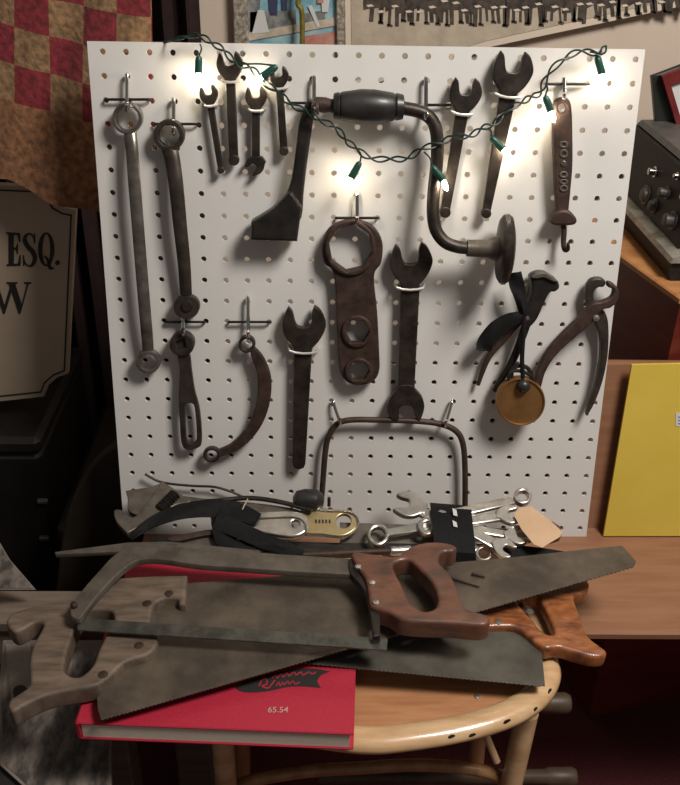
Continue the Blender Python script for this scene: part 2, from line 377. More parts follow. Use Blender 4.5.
lg = MB(); sh = MB(); bd = MB()
for i in range(60):
    x = 374+i*5.6+random.uniform(-2, 2); base = 23+random.uniform(-3, 3)-(max(0, x-560))*.12; w = random.uniform(1.2, 2.2)
    k = random.uniform(-3, 3)
    w *= 1.25; lg.plate(wp, [(x-w, -8), (x+w, -8), (x+w+k, base), (x-w*.6+k*1.2, base)], .0004, 0, smooth=False, h=.0063)
    if i % 2: lg.plate(wp, [(x+k-2, base-2), (x+k+3.5, base-1), (x+k+3.5, base+1.5), (x+k-2, base+1)], .0004, 0, smooth=False, h=.0063)
for i in range(26):
    x = 372+i*12+random.uniform(-4, 4); y = 6+random.uniform(-6, 6)-(max(0, x-560))*.1
    sh.plate(wp, [(x-4, y-.6), (x+1, y-1.6), (x+4, y+.4), (x-2, y+1.4)], .0004, 0, smooth=False, h=.0068)
for i in range(30):
    x = 368+i*11; bd.plate(wp, [(x-5, -60), (x+6, -62), (x+6, 11+random.uniform(-5, 3)-max(0, x-560)*.1), (x-5, 11+random.uniform(-5, 3)-max(0, x-560)*.1)], .0004, 0, smooth=False, h=.006)
lgm = mat('sepia_dark', (.025, .018, .014), (.09, .07, .055), .6, 0, 90)
t.part('seated_row', bd, lgm, of=ip); t.part('trouser_legs', lg, lgm, of=ip); t.part('hands', sh, 'cream', of=ip)
t.done()
# ------------------------------------------------------------------ left background: throw, sign, trunk, chair back
def throw():
    m = bpy.data.materials.new('checked_throw'); m.use_nodes = True; nt = m.node_tree; b = nt.nodes['Principled BSDF']; b.inputs['Roughness'].default_value = .95; b.inputs['Sheen Weight'].default_value = .15
    def N(t, **k):
        n = nt.nodes.new(t)
        for a, v in k.items(): setattr(n, a, v)
        return n
    uv = N('ShaderNodeUVMap'); sp = N('ShaderNodeSeparateXYZ'); nt.links.new(uv.outputs[0], sp.inputs[0])
    ck = N('ShaderNodeTexChecker'); ck.inputs['Scale'].default_value = 1; ck.inputs['Color2'].default_value = (.20, .018, .026, 1); ck.inputs['Color1'].default_value = (.25, .145, .07, 1)
    nt.links.new(uv.outputs[0], ck.inputs['Vector'])
    gt = N('ShaderNodeMath', operation='GREATER_THAN'); gt.inputs[1].default_value = 0; nt.links.new(sp.outputs[1], gt.inputs[0])
    mx = N('ShaderNodeMix', data_type='RGBA'); nt.links.new(gt.outputs[0], mx.inputs[0]); mx.inputs[6].default_value = (.23, .105, .048, 1); nt.links.new(ck.outputs[0], mx.inputs[7])
    nz = N('ShaderNodeTexNoise'); nz.inputs['Scale'].default_value = 5; nz.inputs['Detail'].default_value = 9; nt.links.new(uv.outputs[0], nz.inputs['Vector'])
    wv = N('ShaderNodeTexWave'); wv.inputs['Scale'].default_value = 3.2; wv.inputs['Distortion'].default_value = 1.5; nt.links.new(uv.outputs[0], wv.inputs['Vector'])
    m2 = N('ShaderNodeMix', data_type='RGBA', blend_type='MULTIPLY'); m2.inputs[0].default_value = .8; nt.links.new(mx.outputs[2], m2.inputs[6])
    rp = N('ShaderNodeValToRGB'); rp.color_ramp.elements[0].color = (.45, .45, .45, 1); rp.color_ramp.elements[1].color = (1.35, 1.35, 1.35, 1); rp.color_ramp.elements[0].position = .35; rp.color_ramp.elements[1].position = .65
    nt.links.new(nz.outputs[0], rp.inputs[0]); nt.links.new(rp.outputs[0], m2.inputs[7]); nt.links.new(m2.outputs[2], b.inputs['Base Color'])
    bp = N('ShaderNodeBump'); bp.inputs['Strength'].default_value = .6; bp.inputs['Distance'].default_value = .003; nt.links.new(nz.outputs[0], bp.inputs['Height']); nt.links.new(bp.outputs[0], b.inputs['Normal'])
    tp = VP(-.165); nx, ny = 50, 44; g = []; UV = []
    for i in range(nx+1):
        x = -60+i*(212/nx); yb = 178 if x < 10 else (178+(x-10)*.55 if x < 56 else 203.3+(x-56)*.30)
        col = []; cu = []
        for j in range(ny+1):
            y = -90+j*((yb+90)/ny); p = tp.at(x, y)
            # folds hang down and left, the hem swells forward a little
            f = .005*math.sin(x*.06+y*.02)+.002*math.sin(x*.13+y*.03+1.3)+.010*max(0, (y-90)/110)*math.sin(x*.04+.6)
            p = p+tp.n*f; col.append(p)
            yy = y-x*.36+(x*x)*.0009; cu.append(((x-15)/34.0, -(yy-97)/38.0))
        g.append(col); UV.append(cu)
    mb = MB().sheet(g, .006); me = mesh_of('throw', mb, m, V((0, 0, 0)), 80)
    uvl = me.uv_layers.new(name='UVMap'); W = ny+1; N_ = (nx+1)*W
    for lp in me.loops:
        k = lp.vertex_index % N_; uvl.data[lp.index].uv = UV[k//W][k % W]
    o = bpy.data.objects.new('throw_blanket', me); C.objects.link(o)
    o['label'] = 'woven red and tan checked throw hanging at the top left, tan along its lower half'; o['category'] = 'blanket'
throw()
g = []
cpn = VP(-(WY-.05))
for i in range(91):
    x = -150+i*(350/90); p0 = cpn.at(x, 20); f = .014*math.sin(i*.95)+.006*math.sin(i*2.1+1)
    g.append([V((p0.x, p0.y-f, z)) for z in (1.75, 1.3, .9, .5, .01)])
one('curtain', 'dark maroon curtain hanging in folds behind the throw and the sign', 'curtain', MB().sheet(g, .004), mat('dark_maroon_velvet', (.012, .003, .003), (.022, .006, .005), .95, 0, 60))
sg = VP(-.215, .02)
t = Thing('painted_sign', 'aged white sign with clipped black-lined corners reading ESQ. over W, at the left', 'sign')
outl = [(-150, 176), (40, 187), (52, 192), (58, 203), (66, 208), (76, 210), (68, 374), (57, 378), (48, 386), (44, 397), (-150, 418)]
t.part('panel', MB().plate(sg, outl, .012, .0015, smooth=False, h=-.006), 'sign')
def ring(o, i): return MB().plate(sg, o, .0008, 0, holes=[i], smooth=False, h=.0004)
oo = [(-145, 183), (40, 191), (48, 197), (53, 207), (62, 212.5), (72, 214.5), (65, 371), (54, 375.5), (45, 383), (41.5, 392.5), (-145, 412)]
ii = [(-145, 184.6), (39.5, 192.5), (46.6, 198.3), (51.6, 208.5), (61.5, 214), (70.4, 215.9), (63.6, 370), (53, 374.2), (43.8, 382.2), (40.4, 391.2), (-145, 410.5)]
t.part('border_line', ring(oo, ii), 'blackprint')
def stroke(mb, pts, ws, n=5):
    P = cr(pts, n, False); L = len(P); WW = []
    for k in range(L):
        f = k/(L-1)*(len(ws)-1); a = int(min(f, len(ws)-2)); WW.append(ws[a]+(ws[a+1]-ws[a])*(f-a))
    l_, r2 = [], []
    for k, (x, y) in enumerate(P):
        a = P[max(k-1, 0)]; b = P[min(k+1, L-1)]; dx, dy = b[0]-a[0], b[1]-a[1]; d = math.hypot(dx, dy) or 1
        l_.append((x-dy/d*WW[k]/2, y+dx/d*WW[k]/2)); r2.append((x+dy/d*WW[k]/2, y-dx/d*WW[k]/2))
    mb.plate(sg, l_+r2[::-1], .0008, 0, smooth=False, h=.0005)
def poly(mb, q): mb.plate(sg, q, .0008, 0, smooth=False, h=.0005)
L_ = MB()   # E
poly(L_, [(6.5, 232), (20, 233), (20.5, 242), (19.3, 242), (17.5, 234.8), (13.8, 234.6), (13.9, 247.5), (15.8, 247.4), (17.2, 243.5), (18, 243.5), (18, 254), (17.2, 254), (15.8, 249.6), (14, 249.6), (14, 263.6), (18, 263.4), (19.8, 255), (20.9, 255), (20.7, 265.6), (6.8, 266), (6.8, 264.3), (8.8, 263.9), (8.6, 234.4), (6.5, 233.8)])
t.part('letter', L_, 'blackprint')
L_ = MB(); stroke(L_, [(34.6, 243), (33.2, 236.5), (29.6, 233.6), (25.6, 236), (25, 241), (28.5, 247), (33, 252), (35, 258), (33, 264), (29.3, 265.8), (25, 262.8), (23.6, 256)], [.8, 1.4, 1.6, 3.2, 4.2, 4.6, 4.6, 4.2, 3.4, 1.6, 1.4, .8])
poly(L_, [(34, 233.5), (35.2, 233.5), (35.2, 243.5), (34, 243)]); poly(L_, [(23.2, 255), (24.3, 255), (24.4, 265.6), (23.2, 265.6)])
t.part('letter', L_, 'blackprint')
L_ = MB(); L_.plate(sg, circ(46.3, 249.2, 8.2, 24, 17), .0008, 0, holes=[circ(46.4, 249.2, 3.9, 24, 15.2)], smooth=False, h=.0005)
stroke(L_, [(44, 256), (47.5, 259), (50, 267.5), (54, 268)], [1, 2.4, 3.6, .8]); t.part('letter', L_, 'blackprint')
t.part('full_stop', MB().plate(sg, circ(57.6, 262.6, 2.4, 12), .0008, 0, smooth=False, h=.0005), 'blackprint')
L_ = MB()
poly(L_, [(-10, 282), (0, 282), (0, 283.4), (-2.2, 283.8), (4.6, 305), (9.8, 287.5), (8.8, 283.8), (6.6, 283.4), (6.6, 282), (17.6, 282), (17.6, 283.4), (15.4, 283.8), (21.8, 304), (26.8, 284), (24, 283.4), (24, 282), (31.4, 282), (31.4, 283.4), (28.6, 284), (20.6, 313.6), (18.8, 313.6), (11.6, 292), (5, 313.6), (3.2, 313.6), (-7, 284)])
t.part('letter', L_, 'blackprint'); t.done()
zs = sg.at(0, 418).z - .004
t = Thing('trunk', 'black travelling trunk with two small grey blocks put in as highlights, below the white sign', 'trunk')
xr = VP(-.16).at(62, 480).x-.03
t.part('body', MB().box((-.75, .17, 0), (xr, .45, zs-.03), bev=.008), 'blackbox')
t.part('lid', MB().box((-.755, .165, zs-.029), (xr+.004, .455, min(zs, zs)), bev=.008), 'blackbox')
for (px, py) in ((43, 500), (45, 537)):  # grey blocks put in for two small highlights on the dark front
    p = VP(-.17).at(px, py); t.part('highlight_block', MB().box((p.x-.008, .163, p.z-.004), (p.x+.008, .171, p.z+.004), bev=.002), 'machineTop')
t.done()
dk = VP(-.085, .06)
t = Thing('round_backed_chair', 'dark brown chair with a rounded back, standing behind the left edge of the board', 'chair')
bo = [(52, 640), (57, 590), (62, 545), (70, 505), (86, 472), (105, 450), (130, 436), (165, 424), (200, 424), (235, 436), (262, 460), (280, 500), (288, 560), (290, 640)]
t.part('back_panel', MB().plate(dk, bo, .018, .004), 'darkchair')
zz = .42
pa = [(p.x, p.y) for p in (dk.at(60, 600), dk.at(280, 600))]
t.part('seat', MB().box((pa[0][0]+.004, pa[0][1]+.02, .35), (pa[1][0], pa[1][1]+.36, .385), bev=.01), 'darkchair')
for x in (pa[0][0]+.01, pa[1][0]-.04):
    for y in (pa[0][1]+.03, pa[0][1]+.31): t.part('leg', MB().box((x, y, 0), (x+.03, y+.03, .352), bev=.004), 'darkchair')
t.done()
# low brown box at the left, with prints on and beside it
zb_ = T+.022; yb0 = HP(zb_).at(60, 590).y
xb = min(HP(zb_).at(130, 592).x, XL-.004)
t = Thing('wooden_box', 'plain grey-brown wooden box under the large left saw handle', 'box')
t.part('carcass', MB().box((-.62, -.180, 0), (xb-.004, yb0-.004, zb_-.015), bev=.003), 'benchdark'); t.part('lid', MB().box((-.625, -.185, zb_-.0148), (xb, yb0, zb_), bev=.002), 'benchdark'); t.done()
ph = mat('grey_photo_print', (.05, .042, .037), (.27, .225, .19), .6, 0, 45, 0, (1, .5, 1), lo=.40, hi=.62)
def sheetthing(name, label, pl, q, th, border, group=None, extra=None):
    t = Thing(name, label, 'print'); t.part('card', MB().plate(pl, q, th, .0005, smooth=False, h=-th/2), border)
    cx = sum(p[0] for p in q)/len(q); cy = sum(p[1] for p in q)/len(q)
    t.part('picture', MB().plate(pl, [(cx+(x-cx)*.93, cy+(y-cy)*.93) for x, y in q], .0006, 0, smooth=False, h=.0006), ph)
    if extra: extra(t)
    return t.done()
gp = mat('grey_border', (.16, .13, .11), (.22, .18, .15), .7, 0, 40)
zp = T+.004; pp = Plane((0, -.235, zp), (0, -.30, 1)); 0 and print('photo top', pp.at(3, 640), pp.at(112, 640))
def ex(t):
    m_ = MB(); m_.plate(pp, [(6, 645), (30, 643), (34, 660), (32, 690), (30, 706), (12, 706)], .0006, 0, h=.0016, smooth=False); t.part('pale_figure', m_, mat('print_pale', (.22, .18, .15), (.30, .25, .21), .7, 0, 30))
    m_ = MB(); m_.plate(pp, [(14, 690), (22, 686), (29, 692), (26, 704), (16, 700)], .0006, 0, h=.0024); t.part('dark_blot', m_, 'blackprint')
sheetthing('mounted_photograph', 'large grey photograph on card lying in front of the box at the lower left', pp, [(3, 640), (112, 640), (111, 860), (104, 860), (0, 765), (-2, 700)], .006, gp, extra=ex)
q0 = pp.at(112, 860); 
cr_ = MB(); ys = (-.225, -.56)
cr_.add([V((x, y, z)) for x in (-.21, -.035) for (y, z) in ((ys[0], 0), (ys[1], 0), (ys[1], pp.w(0, 0).z + (ys[1]+.235)*.30-.008), (ys[0], pp.w(0, 0).z+(ys[0]+.235)*.30-.008))],
        [(0, 1, 2, 3), (7, 6, 5, 4), (0, 4, 5, 1), (1, 5, 6, 2), (2, 6, 7, 3), (3, 7, 4, 0)])
one('sloping_stand', 'black sloping stand under the large grey photograph', 'stand', cr_, 'blackbox')
sheetthing('paper_print', 'small pale patterned print standing on the wooden box at the left edge', Plane((0, yb0-.012, zb_), (.35, -1, .55)), [(-20, 520), (0, 543), (10, 560), (36, 590), (-20, 590)], .002, gp)
# yellow card leaning on the bench back
yp = BP(.006)
yw = Plane(b2w(V((0, 0, -.0045))), b2w(V((0, 0, 1)), False))
t = Thing('yellow_folder', 'yellow card folder leaning against the bench back, right of the white board', 'folder')
yq_ = [(630.5, 363), (720, 361), (720, 534), (602, 534)]
t.part('cover', MB().plate(yw, yq_, .004, .0006, smooth=False, h=.004), 'yellow')
i_ = t.part('sticker', MB().plate(yw, [(674, 411), (700, 410.5), (700, 424), (674, 424.5)], .0004, 0, smooth=False, h=.0064), 'white')
bl = mat('grey_blue_ink', (.2, .2, .32), None, .7); lb = MB()
for y in (414.5, 417.8, 421): lb.plate(yw, [(676.5, y), (698, y-.3), (698, y+1.1), (676.5, y+1.3)], .0002, 0, smooth=False, h=.0067)
t.part('printed_lines', lb, bl, of=i_)
t.done()
# ------------------------------------------------------------------ bentwood chair in front
ZS = T+.05
sp_ = HP(ZS); XC = sp_.at(372, 733).x
half = [sp_.at(*p) for p in ((372, 733), (400, 731), (452, 723), (495, 712), (525, 698), (541, 684), (548, 668), (545, 650))]
half += [V((XC+.196, -.165, ZS)), V((XC+.165, -.128, ZS)), V((XC+.11, -.108, ZS)), V((XC+.05, -.100, ZS)), V((XC, -.098, ZS))]
rimp = half+[V((2*XC-p.x, p.y, p.z)) for p in reversed(half[1:-1])]
rz = V((0, 0, -.0105))
t = Thing('bentwood_chair', 'pale bentwood chair with an orange plywood seat, carrying the book and saws', 'chair')
t.part('seat_rim', MB().tube([p+rz for p in rimp], .0150, closed=True, seg=14, flat=.70, nrm=V((0, 0, 1)), sm=5), 'bentwood')
hz = Plane((0, 0, ZS-.013), (0, 0, 1)); cen = V((XC, sum(p.y for p in rimp)/len(rimp), 0))
i_ = t.part('seat_panel', MB().plate(hz, [((cen.x+(p.x-cen.x)*.955), (cen.y+(p.y-cen.y)*.95)) for p in rimp], .006, .0005, uv=True), 'ply')
t.part('screw', MB().lathe(Plane((0, 0, ZS-.0098), (0, 0, 1)).at(477, 697), (0, 0, 1), [(0, .0032), (.0012, .0028), (.0018, .001)], 12), 'nickel', of=i_)
RC = cr3([p+rz for p in rimp], 12, True)
for (px, py, w) in ((446, 735, 3), (470, 733, 3), (500, 721, 3.6), (544, 694, 3), (530, 709, 2.2)):
    dry = ray(px, py).normalized(); k = min(range(len(RC)), key=lambda k: ((RC[k]-CAM)-dry*(RC[k]-CAM).dot(dry)).length); c = RC[k]; tg = (RC[(k+1) % len(RC)]-RC[k-1]).normalized()
    q = (CAM+dry*((c-CAM).dot(dry)-.008))-c; q -= tg*q.dot(tg); rad = V((q.x, q.y, 0)).length
    if q.length < 1e-5: continue
    n_ = q.normalized(); hr = 1/math.sqrt((V((n_.x, n_.y, 0)).length/.015)**2+(n_.z/.0105)**2)
    p = c+n_*(hr-.0006); m = MB(); nn = n_; e = tg; g_ = nn.cross(e)
    m.plate(Plane(p, nn, e), [(-.0013*w, -.0008), (-.0004*w, -.0018), (.0012*w, -.0004), (.0008*w, .0014), (-.0007*w, .0012)], .0016, .0002, uv=True)
    t.part('worn_spot', m, 'iron')
def leg(a, b, r0, r1):
    a, b = V(a), V(b); d = b-a; e = a+d*((a.z-.002)/(-d.z)); return MB().tube([a, a+(e-a)*.5, e], [r0, r1*1.05, r1], seg=14)
la = VP(.292).at(527, 712); lb_ = VP(.300).at(511, 785)
t.part('leg', leg(la, lb_, .0125, .0115), 'bentwood')
la2 = VP(.292).at(222, 728); lb2 = VP(.300).at(226, 785)
t.part('leg', leg(la2, lb2, .0125, .0115), 'bentwood')
t.part('leg', leg((XC+.14, -.185, ZS-.012), (XC+.15, -.18, .2), .011, .010), 'leg'); t.part('leg', leg((XC-.14, -.185, ZS-.012), (XC-.15, -.18, .2), .011, .010), 'leg')
sv = VP(.290)
t.part('hoop_stretcher', MB().tube([sv.at(*p) for p in ((229, 790), (245, 783), (270, 777), (310, 771), (360, 768), (410, 765), (455, 767), (490, 773), (509, 784))], .0072, seg=12, sm=4, flat=1.0), 'leg')
t.part('brace', MB().tube([VP(.215).at(480, 720), VP(.235).at(497, 762)], .0045, seg=10), 'bentwood')
t.done()
# ------------------------------------------------------------------ book
zt_ = ZS+.0240; bt_ = HP(zt_)
c0, c1, c2, c3 = [bt_.at(*p) for p in ((77, 723), (354, 734), (351, 563), (121, 568))]
ux = (c1-c0).normalized(); uy = V((-ux.y, ux.x, 0)); W_ = (c1-c0).length; H_ = (c2-c1).dot(uy)
RB = Matrix(((ux.x, uy.x, 0), (ux.y, uy.y, 0), (0, 0, 1))); OB = V((c0.x, c0.y, zt_-.0235))
t = Thing('book', 'crimson clothbound book with a black ribbon emblem, lying under the saws on the chair', 'book')
i_ = t.part('cover', MB().box((0, 0, .0205), (W_, H_, .0235), RB, OB, .001), 'redcover')
t.part('back_cover', MB().box((0, 0, 0), (W_, H_, .003), RB, OB, .001), 'redcover')
t.part('spine', MB().box((-.003, 0, 0), (.003, H_, .0235), RB, OB, .002), 'redcover')
t.part('pages', MB().box((.0032, .0015, .0031), (W_-.004, H_-.004, .0204), RB, OB), 'paper')
tp_ = HP(zt_+.0002)
bn = [(236, 686), (240, 691), (251, 692.6), (269, 691), (288, 687), (304, 686.6), (321, 688, 1), (317, 681.5, 1), (321, 675.3), (330, 671.5, 1), (314, 668.6), (297, 669), (277, 673), (253, 679)]
t.part('ribbon_emblem', MB().plate(tp_, bn, .0003, 0), 'blackprint', of=i_)
sc = MB()
tp2 = HP(zt_+.00045)
x = 258
def pstroke(mb, pl, pts, w):
    P = cr(pts, 4, False); l_ = []; r2 = []
    for k, (x, y) in enumerate(P):
        a = P[max(k-1, 0)]; b = P[min(k+1, len(P)-1)]; dx, dy = b[0]-a[0], b[1]-a[1]; d = math.hypot(dx, dy) or 1
        l_.append((x-dy/d*w/2, y+dx/d*w/2)); r2.append((x+dy/d*w/2, y-dx/d*w/2))
    mb.plate(pl, l_+r2[::-1], .0002, 0, smooth=False)
pstroke(sc, tp2, [(259, 686), (262, 680), (266, 679), (267, 684), (262, 686), (268, 688), (272, 684), (275, 680)], 1.3)
pstroke(sc, tp2, [(276, 686), (279, 682), (280, 686), (283, 682), (284, 685), (288, 681), (289, 684), (293, 681), (295, 684), (300, 682)], 1.0)
pstroke(sc, tp2, [(272, 678), (276, 675), (277, 678), (281, 674), (283, 677), (287, 673), (289, 676), (294, 672), (296, 675), (301, 672), (303, 675), (309, 672), (312, 674), (316, 672)], 1.1)
t.part('script_lettering', sc, 'redprint', of=i_)
def txt(mb, pl, s_, px, py, size, h=0, rot=0, th=.0003, sx=1.0):
    cu = bpy.data.curves.new('t', 'FONT'); cu.body = s_; cu.size = size; cu.extrude = th/2; cu.align_x = 'CENTER'; cu.align_y = 'CENTER'
    ob = bpy.data.objects.new('t', cu); C.objects.link(ob); dg = bpy.context.evaluated_depsgraph_get(); dg.update(); me = ob.evaluated_get(dg).to_mesh()
    u, v = pl.uv(px, py); c, s2 = math.cos(rot), math.sin(rot)
    vs = [pl.w(u+(q.co.x*sx*c-q.co.y*s2), v+(q.co.x*sx*s2+q.co.y*c), q.co.z+h) for q in me.vertices]; fs = [tuple(p.vertices) for p in me.polygons]
    ob.evaluated_get(dg).to_mesh_clear(); bpy.data.objects.remove(ob); bpy.data.curves.remove(cu); return mb.add(vs, fs)
t.part('number', txt(MB(), tp2, '65.54', 278, 710, .0095, sx=.95), 'silver', of=i_)
t.done()
# ------------------------------------------------------------------ saws
def teeth(a, b, pitch, amp):                                           # zigzag edge between two px points
    n = int(math.hypot(b[0]-a[0], b[1]-a[1])/pitch); dx, dy = (b[0]-a[0])/n, (b[1]-a[1])/n; L = math.hypot(dx, dy); out = []
    for i in range(n):
        out.append((a[0]+dx*i, a[1]+dy*i)); out.append((a[0]+dx*(i+.5)-dy/L*amp, a[1]+dy*(i+.5)+dx/L*amp))
    return out+[b]
zbk = zt_
# saw with the handle at the right, lowest of the pile
s2p = TP(zbk+.0185, -.060, 0)
t = Thing('hand_saw', 'hand saw with an orange varnished handle at the right edge of the chair', 'saw')
bl2 = [(120, 650), (130, 615), (430, 596), (520, 598), (541, 645), (545, 686)]+teeth((541, 686), (190, 652), 4.5, -.9)[:]
t.part('blade', MB().plate(s2p, bl2, .0012, .0002, smooth=False), 'blade2')
h2 = [(430, 606), (470, 604), (500, 598), (520, 590), (545, 586), (560, 588), (574, 583), (584, 584), (588, 590), (584, 598), (574, 601), (573, 606), (578, 620), (582, 633), (589, 644), (598, 651), (605, 657), (602, 662), (590, 662), (575, 658), (558, 653), (545, 654), (535, 648), (526, 640), (514, 633), (500, 632), (470, 633), (450, 630), (432, 622)]
h2h = [(517, 607), (526, 602), (536, 603), (543, 612), (549, 626), (553, 638), (548, 640), (540, 636), (532, 626), (522, 615)]
i_ = t.part('handle', MB().plate(s2p, h2, .018, .0042, holes=[h2h], res=3), 'wood_orange')
for p in ((530, 612), (498, 622), (470, 618)): t.part('saw_screw', MB().lathe(s2p.at(*p, .0086), s2p.n, [(0, .0042), (.0012, .004), (.0016, .002)], 16), 'nickel', of=i_)
t.done()
# long saw with the handle at the left
s1p = TP(zbk+.0125+.0005, 0.016, 0)
t = Thing('hand_saw', 'long toothed hand saw with a weathered grey handle at the left', 'saw')
bl1 = [(110, 640), (150, 590), (188, 583.5), (350, 571), (500, 559), (600, 548), (622, 546), (636, 561.5)]+teeth((634, 566.5), (101, 720), 4.2, -1.0)+[(98, 710), (97, 698), (104, 688)]
t.part('blade', MB().plate(s1p, bl1, .0012, .0002, smooth=False), 'blade')
h1 = [(8, 630), (13, 621), (26, 616), (52, 609.5), (76, 607), (92, 592), (110, 586), (150, 583), (188, 582, 1), (186, 612, 1), (180, 611), (178, 606), (165, 606), (155, 612), (152, 622), (152, 633), (158, 641), (158, 652), (149, 662), (126, 670), (110, 685), (94, 694), (55, 701), (30, 711), (15, 719), (10, 714), (12, 707), (19, 702), (31, 692), (31, 672), (34, 654), (41, 641), (45, 631), (36, 630), (26, 636), (16, 639)]
h1h = [(84, 622), (95, 617), (112, 618), (115, 628), (110, 637), (100, 657), (94, 673), (81, 684), (68, 681), (66, 670), (73, 645)]
i_ = t.part('handle', MB().plate(s1p, h1, .022, .0035, holes=[h1h], res=3), 'wood_grey')
for p in ((169, 594), (147, 604), (139, 646), (103, 675)): t.part('saw_screw', MB().lathe(s1p.at(*p, .0103), s1p.n, [(0, .0050), (.001, .0048), (.0014, .004)], 18), 'rust', of=i_)
t.done()
# hacksaw on top
hk = TP(zbk+.0375, .012, 0)
t = Thing('hacksaw', 'large hacksaw with a steel bow and red-brown wooden handle, on top of the saws', 'hacksaw')
hh = [(352, 560.5), (375, 562), (395, 564), (406, 557), (416, 552), (432, 549.5), (448, 551), (456, 555), (452, 559), (444, 559.5), (439, 564), (439, 571), (445, 577), (451, 585), (456, 596), (460, 608), (467, 617), (486, 623), (489, 629), (483, 633), (473, 633), (450, 631), (420, 630), (400, 627.5), (388, 620), (371, 614), (368, 601), (365, 586), (357, 574)]
hhh = [(393, 575), (397, 569.5), (409, 568), (420, 578), (431.6, 591), (437, 606), (434, 616), (423, 619), (411, 611), (401, 592)]
i_ = t.part('handle', MB().plate(hk, hh, .024, .0038, holes=[hhh], res=3), 'wood_brown')
for p in ((372, 583), (376, 603), (358, 567)): t.part('saw_screw', MB().lathe(hk.at(*p, .0118), hk.n, [(0, .0036), (.0014, .0034), (.002, .001)], 14), 'nickel', of=i_)
fr = [(71, 614), (73, 606), (85, 590), (100, 573), (113, 559), (127, 550), (145, 546), (170, 548), (200, 551.5), (250, 554.5), (300, 558), (352, 561.5), (362, 566), (362, 577, 1), (350, 577, 1), (300, 574.5), (250, 571), (200, 567.5), (165, 562.5), (145, 562), (132, 566), (116, 579), (100, 596), (86, 614), (80, 621), (73, 620)]
t.part('bow', MB().plate(hk, fr, .008, .0012), 'greymetal')
br = [(349, 563), (360, 565), (370, 574), (377, 590), (380, 608), (380, 640, 1), (373, 641, 1), (371, 625), (368, 605), (361, 590), (350, 577)]
t.part('bracket', MB().plate(hk, br, .010, .0015, h=.001), 'black_iron')
hb = TP(zbk+.0375, .012, 0)
t.part('blade', MB().plate(hb, [(76, 614), (388, 635), (387, 646)]+teeth((386, 646), (77, 626), 3, -.5), .0020, .0003, smooth=False, h=-.0058), 'hackblade')
t.part('pin', MB().lathe(hk.at(76, 617, -.010), hk.n, [(0, .0035), (.018, .0035), (.020, .002)], 12), 'rust')
t.done()
m = MB(); m.plate(TP(zbk+.022, 0, .1), [(55, 553.5), (128, 544), (170, 543), (260, 552), (262, 559), (170, 556), (130, 553), (56, 556)], .006, .001, smooth=False)
one('file', 'flat grey file with a long pointed tang, reaching left behind the hacksaw', 'file', m, 'greymetal')
for k, (a, b) in enumerate((((445, 576), (480, 586.5)), ((473, 574), (485, 577)))):
    zz = HP(s1p.at(460, 580).z+.0030); p, q = zz.at(*a), zz.at(*b)
    m = MB().tube([p, p+(q-p)*.96, q], [.0013, .0013, .0003], seg=8); m.lathe(p-(q-p).normalized()*.001, (q-p), [(0, .0024), (.001, .0024)], 10)
    one('nail', ('longer' if k == 0 else 'shorter')+' of the two iron nails lying on the saw blade', 'nail', m, 'rust', 'nails on the saw blade')
# ------------------------------------------------------------------ tools lying along the foot of the board
Q = TP(T+.085, 0, .35)
def tubeQ(pts, r, h=0, seg=12, flat=1.0, sm=0): return MB().tube([Q.at(*p[:2], (p[2] if len(p) > 2 else h)) for p in pts], r, seg=seg, sm=sm, flat=flat, nrm=Q.n)
t = Thing('adjustable_wrench', 'large adjustable wrench with a knurled nut, jaws pointing left below the board corner', 'wrench')
t.part('fixed_jaw', MB().plate(Q, [(163, 484), (185, 499), (190, 505), (176, 508), (150, 524), (128, 536, 1), (117, 524), (115, 513), (123, 513), (131, 520, 1), (137, 518), (148, 505), (160, 488)], .013, .0015), 'greymetal')
t.part('sliding_jaw', MB().plate(Q, [(126, 492, 1), (150, 488), (162, 484, 1), (158, 494), (148, 506), (141, 516), (129, 512), (128, 500)], .011, .0012, h=-.002), 'greymetal')
m = MB(); a = Q.at(160, 510, .006); b = Q.at(176, 494, .006); d = (b-a).normalized()
m.lathe(a, d, [(i*(b-a).length/14, .0085 if i % 2 else .0068) for i in range(15)], 18); t.part('knurl_nut', m, 'black_iron')
m = tubeQ([(163, 515, .005), (180, 507, .005)], .0012); t.part('highlight_pin', m, 'chrome') if False else None
t.part('handle', MB().plate(Q, [(178, 498), (205, 500), (240, 503), (275, 507), (300, 512), (300, 519), (270, 517), (230, 516), (190, 514), (176, 508)], .010, .002), 'greymetal')
t.done()
t = Thing('monkey_wrench', 'grey iron wrench with a split lower jaw, under the black ribbon', 'wrench')
t.part('jaw', MB().plate(Q, [(168, 546), (180, 538), (205, 530), (222, 532), (236, 540), (232, 552), (210, 556), (185, 553)], .012, .0025, h=-.004), 'greymetal')
t.part('shank', MB().plate(Q, [(170, 541), (205, 534), (240, 531), (242, 535), (206, 539), (176, 545)], .006, .001, h=.006), 'rust')
t.done()
t = Thing('slotted_bar_wrench', 'flat steel bar with a round hole, lying across the ribbon, left of the brass-faced one', 'wrench')
t.part('body', MB().plate(Q, [(236, 520), (262, 517), (293, 516), (305, 520), (309, 530), (303, 538), (289, 541), (262, 537), (238, 531)], .006, .0015, holes=[circ(295.5, 529, 4.2)], h=.009), 'nickel')
t.part('rim', MB().tube([Q.at(x, y, .0125) for x, y in cr([(240, 521), (262, 518.5), (292, 517.5), (303, 521), (306, 530), (301, 537), (288, 539.5), (262, 536), (240, 530)], 4)], .0012, closed=True, seg=8), 'steel')
t.done()
t = Thing('ring_bar_wrench', 'flat wrench with a brass face and looped chrome end at the foot of the board', 'wrench')
lp = [(302, 511), (330, 511.5), (348, 512.5), (357, 518), (357, 528), (350, 535), (340, 538), (322, 536), (303, 533)]
t.part('body', MB().plate(Q, lp, .006, .001, holes=[circ(343.5, 523.5, 7.5, 14, 7.2)], h=.003), 'brassplate')
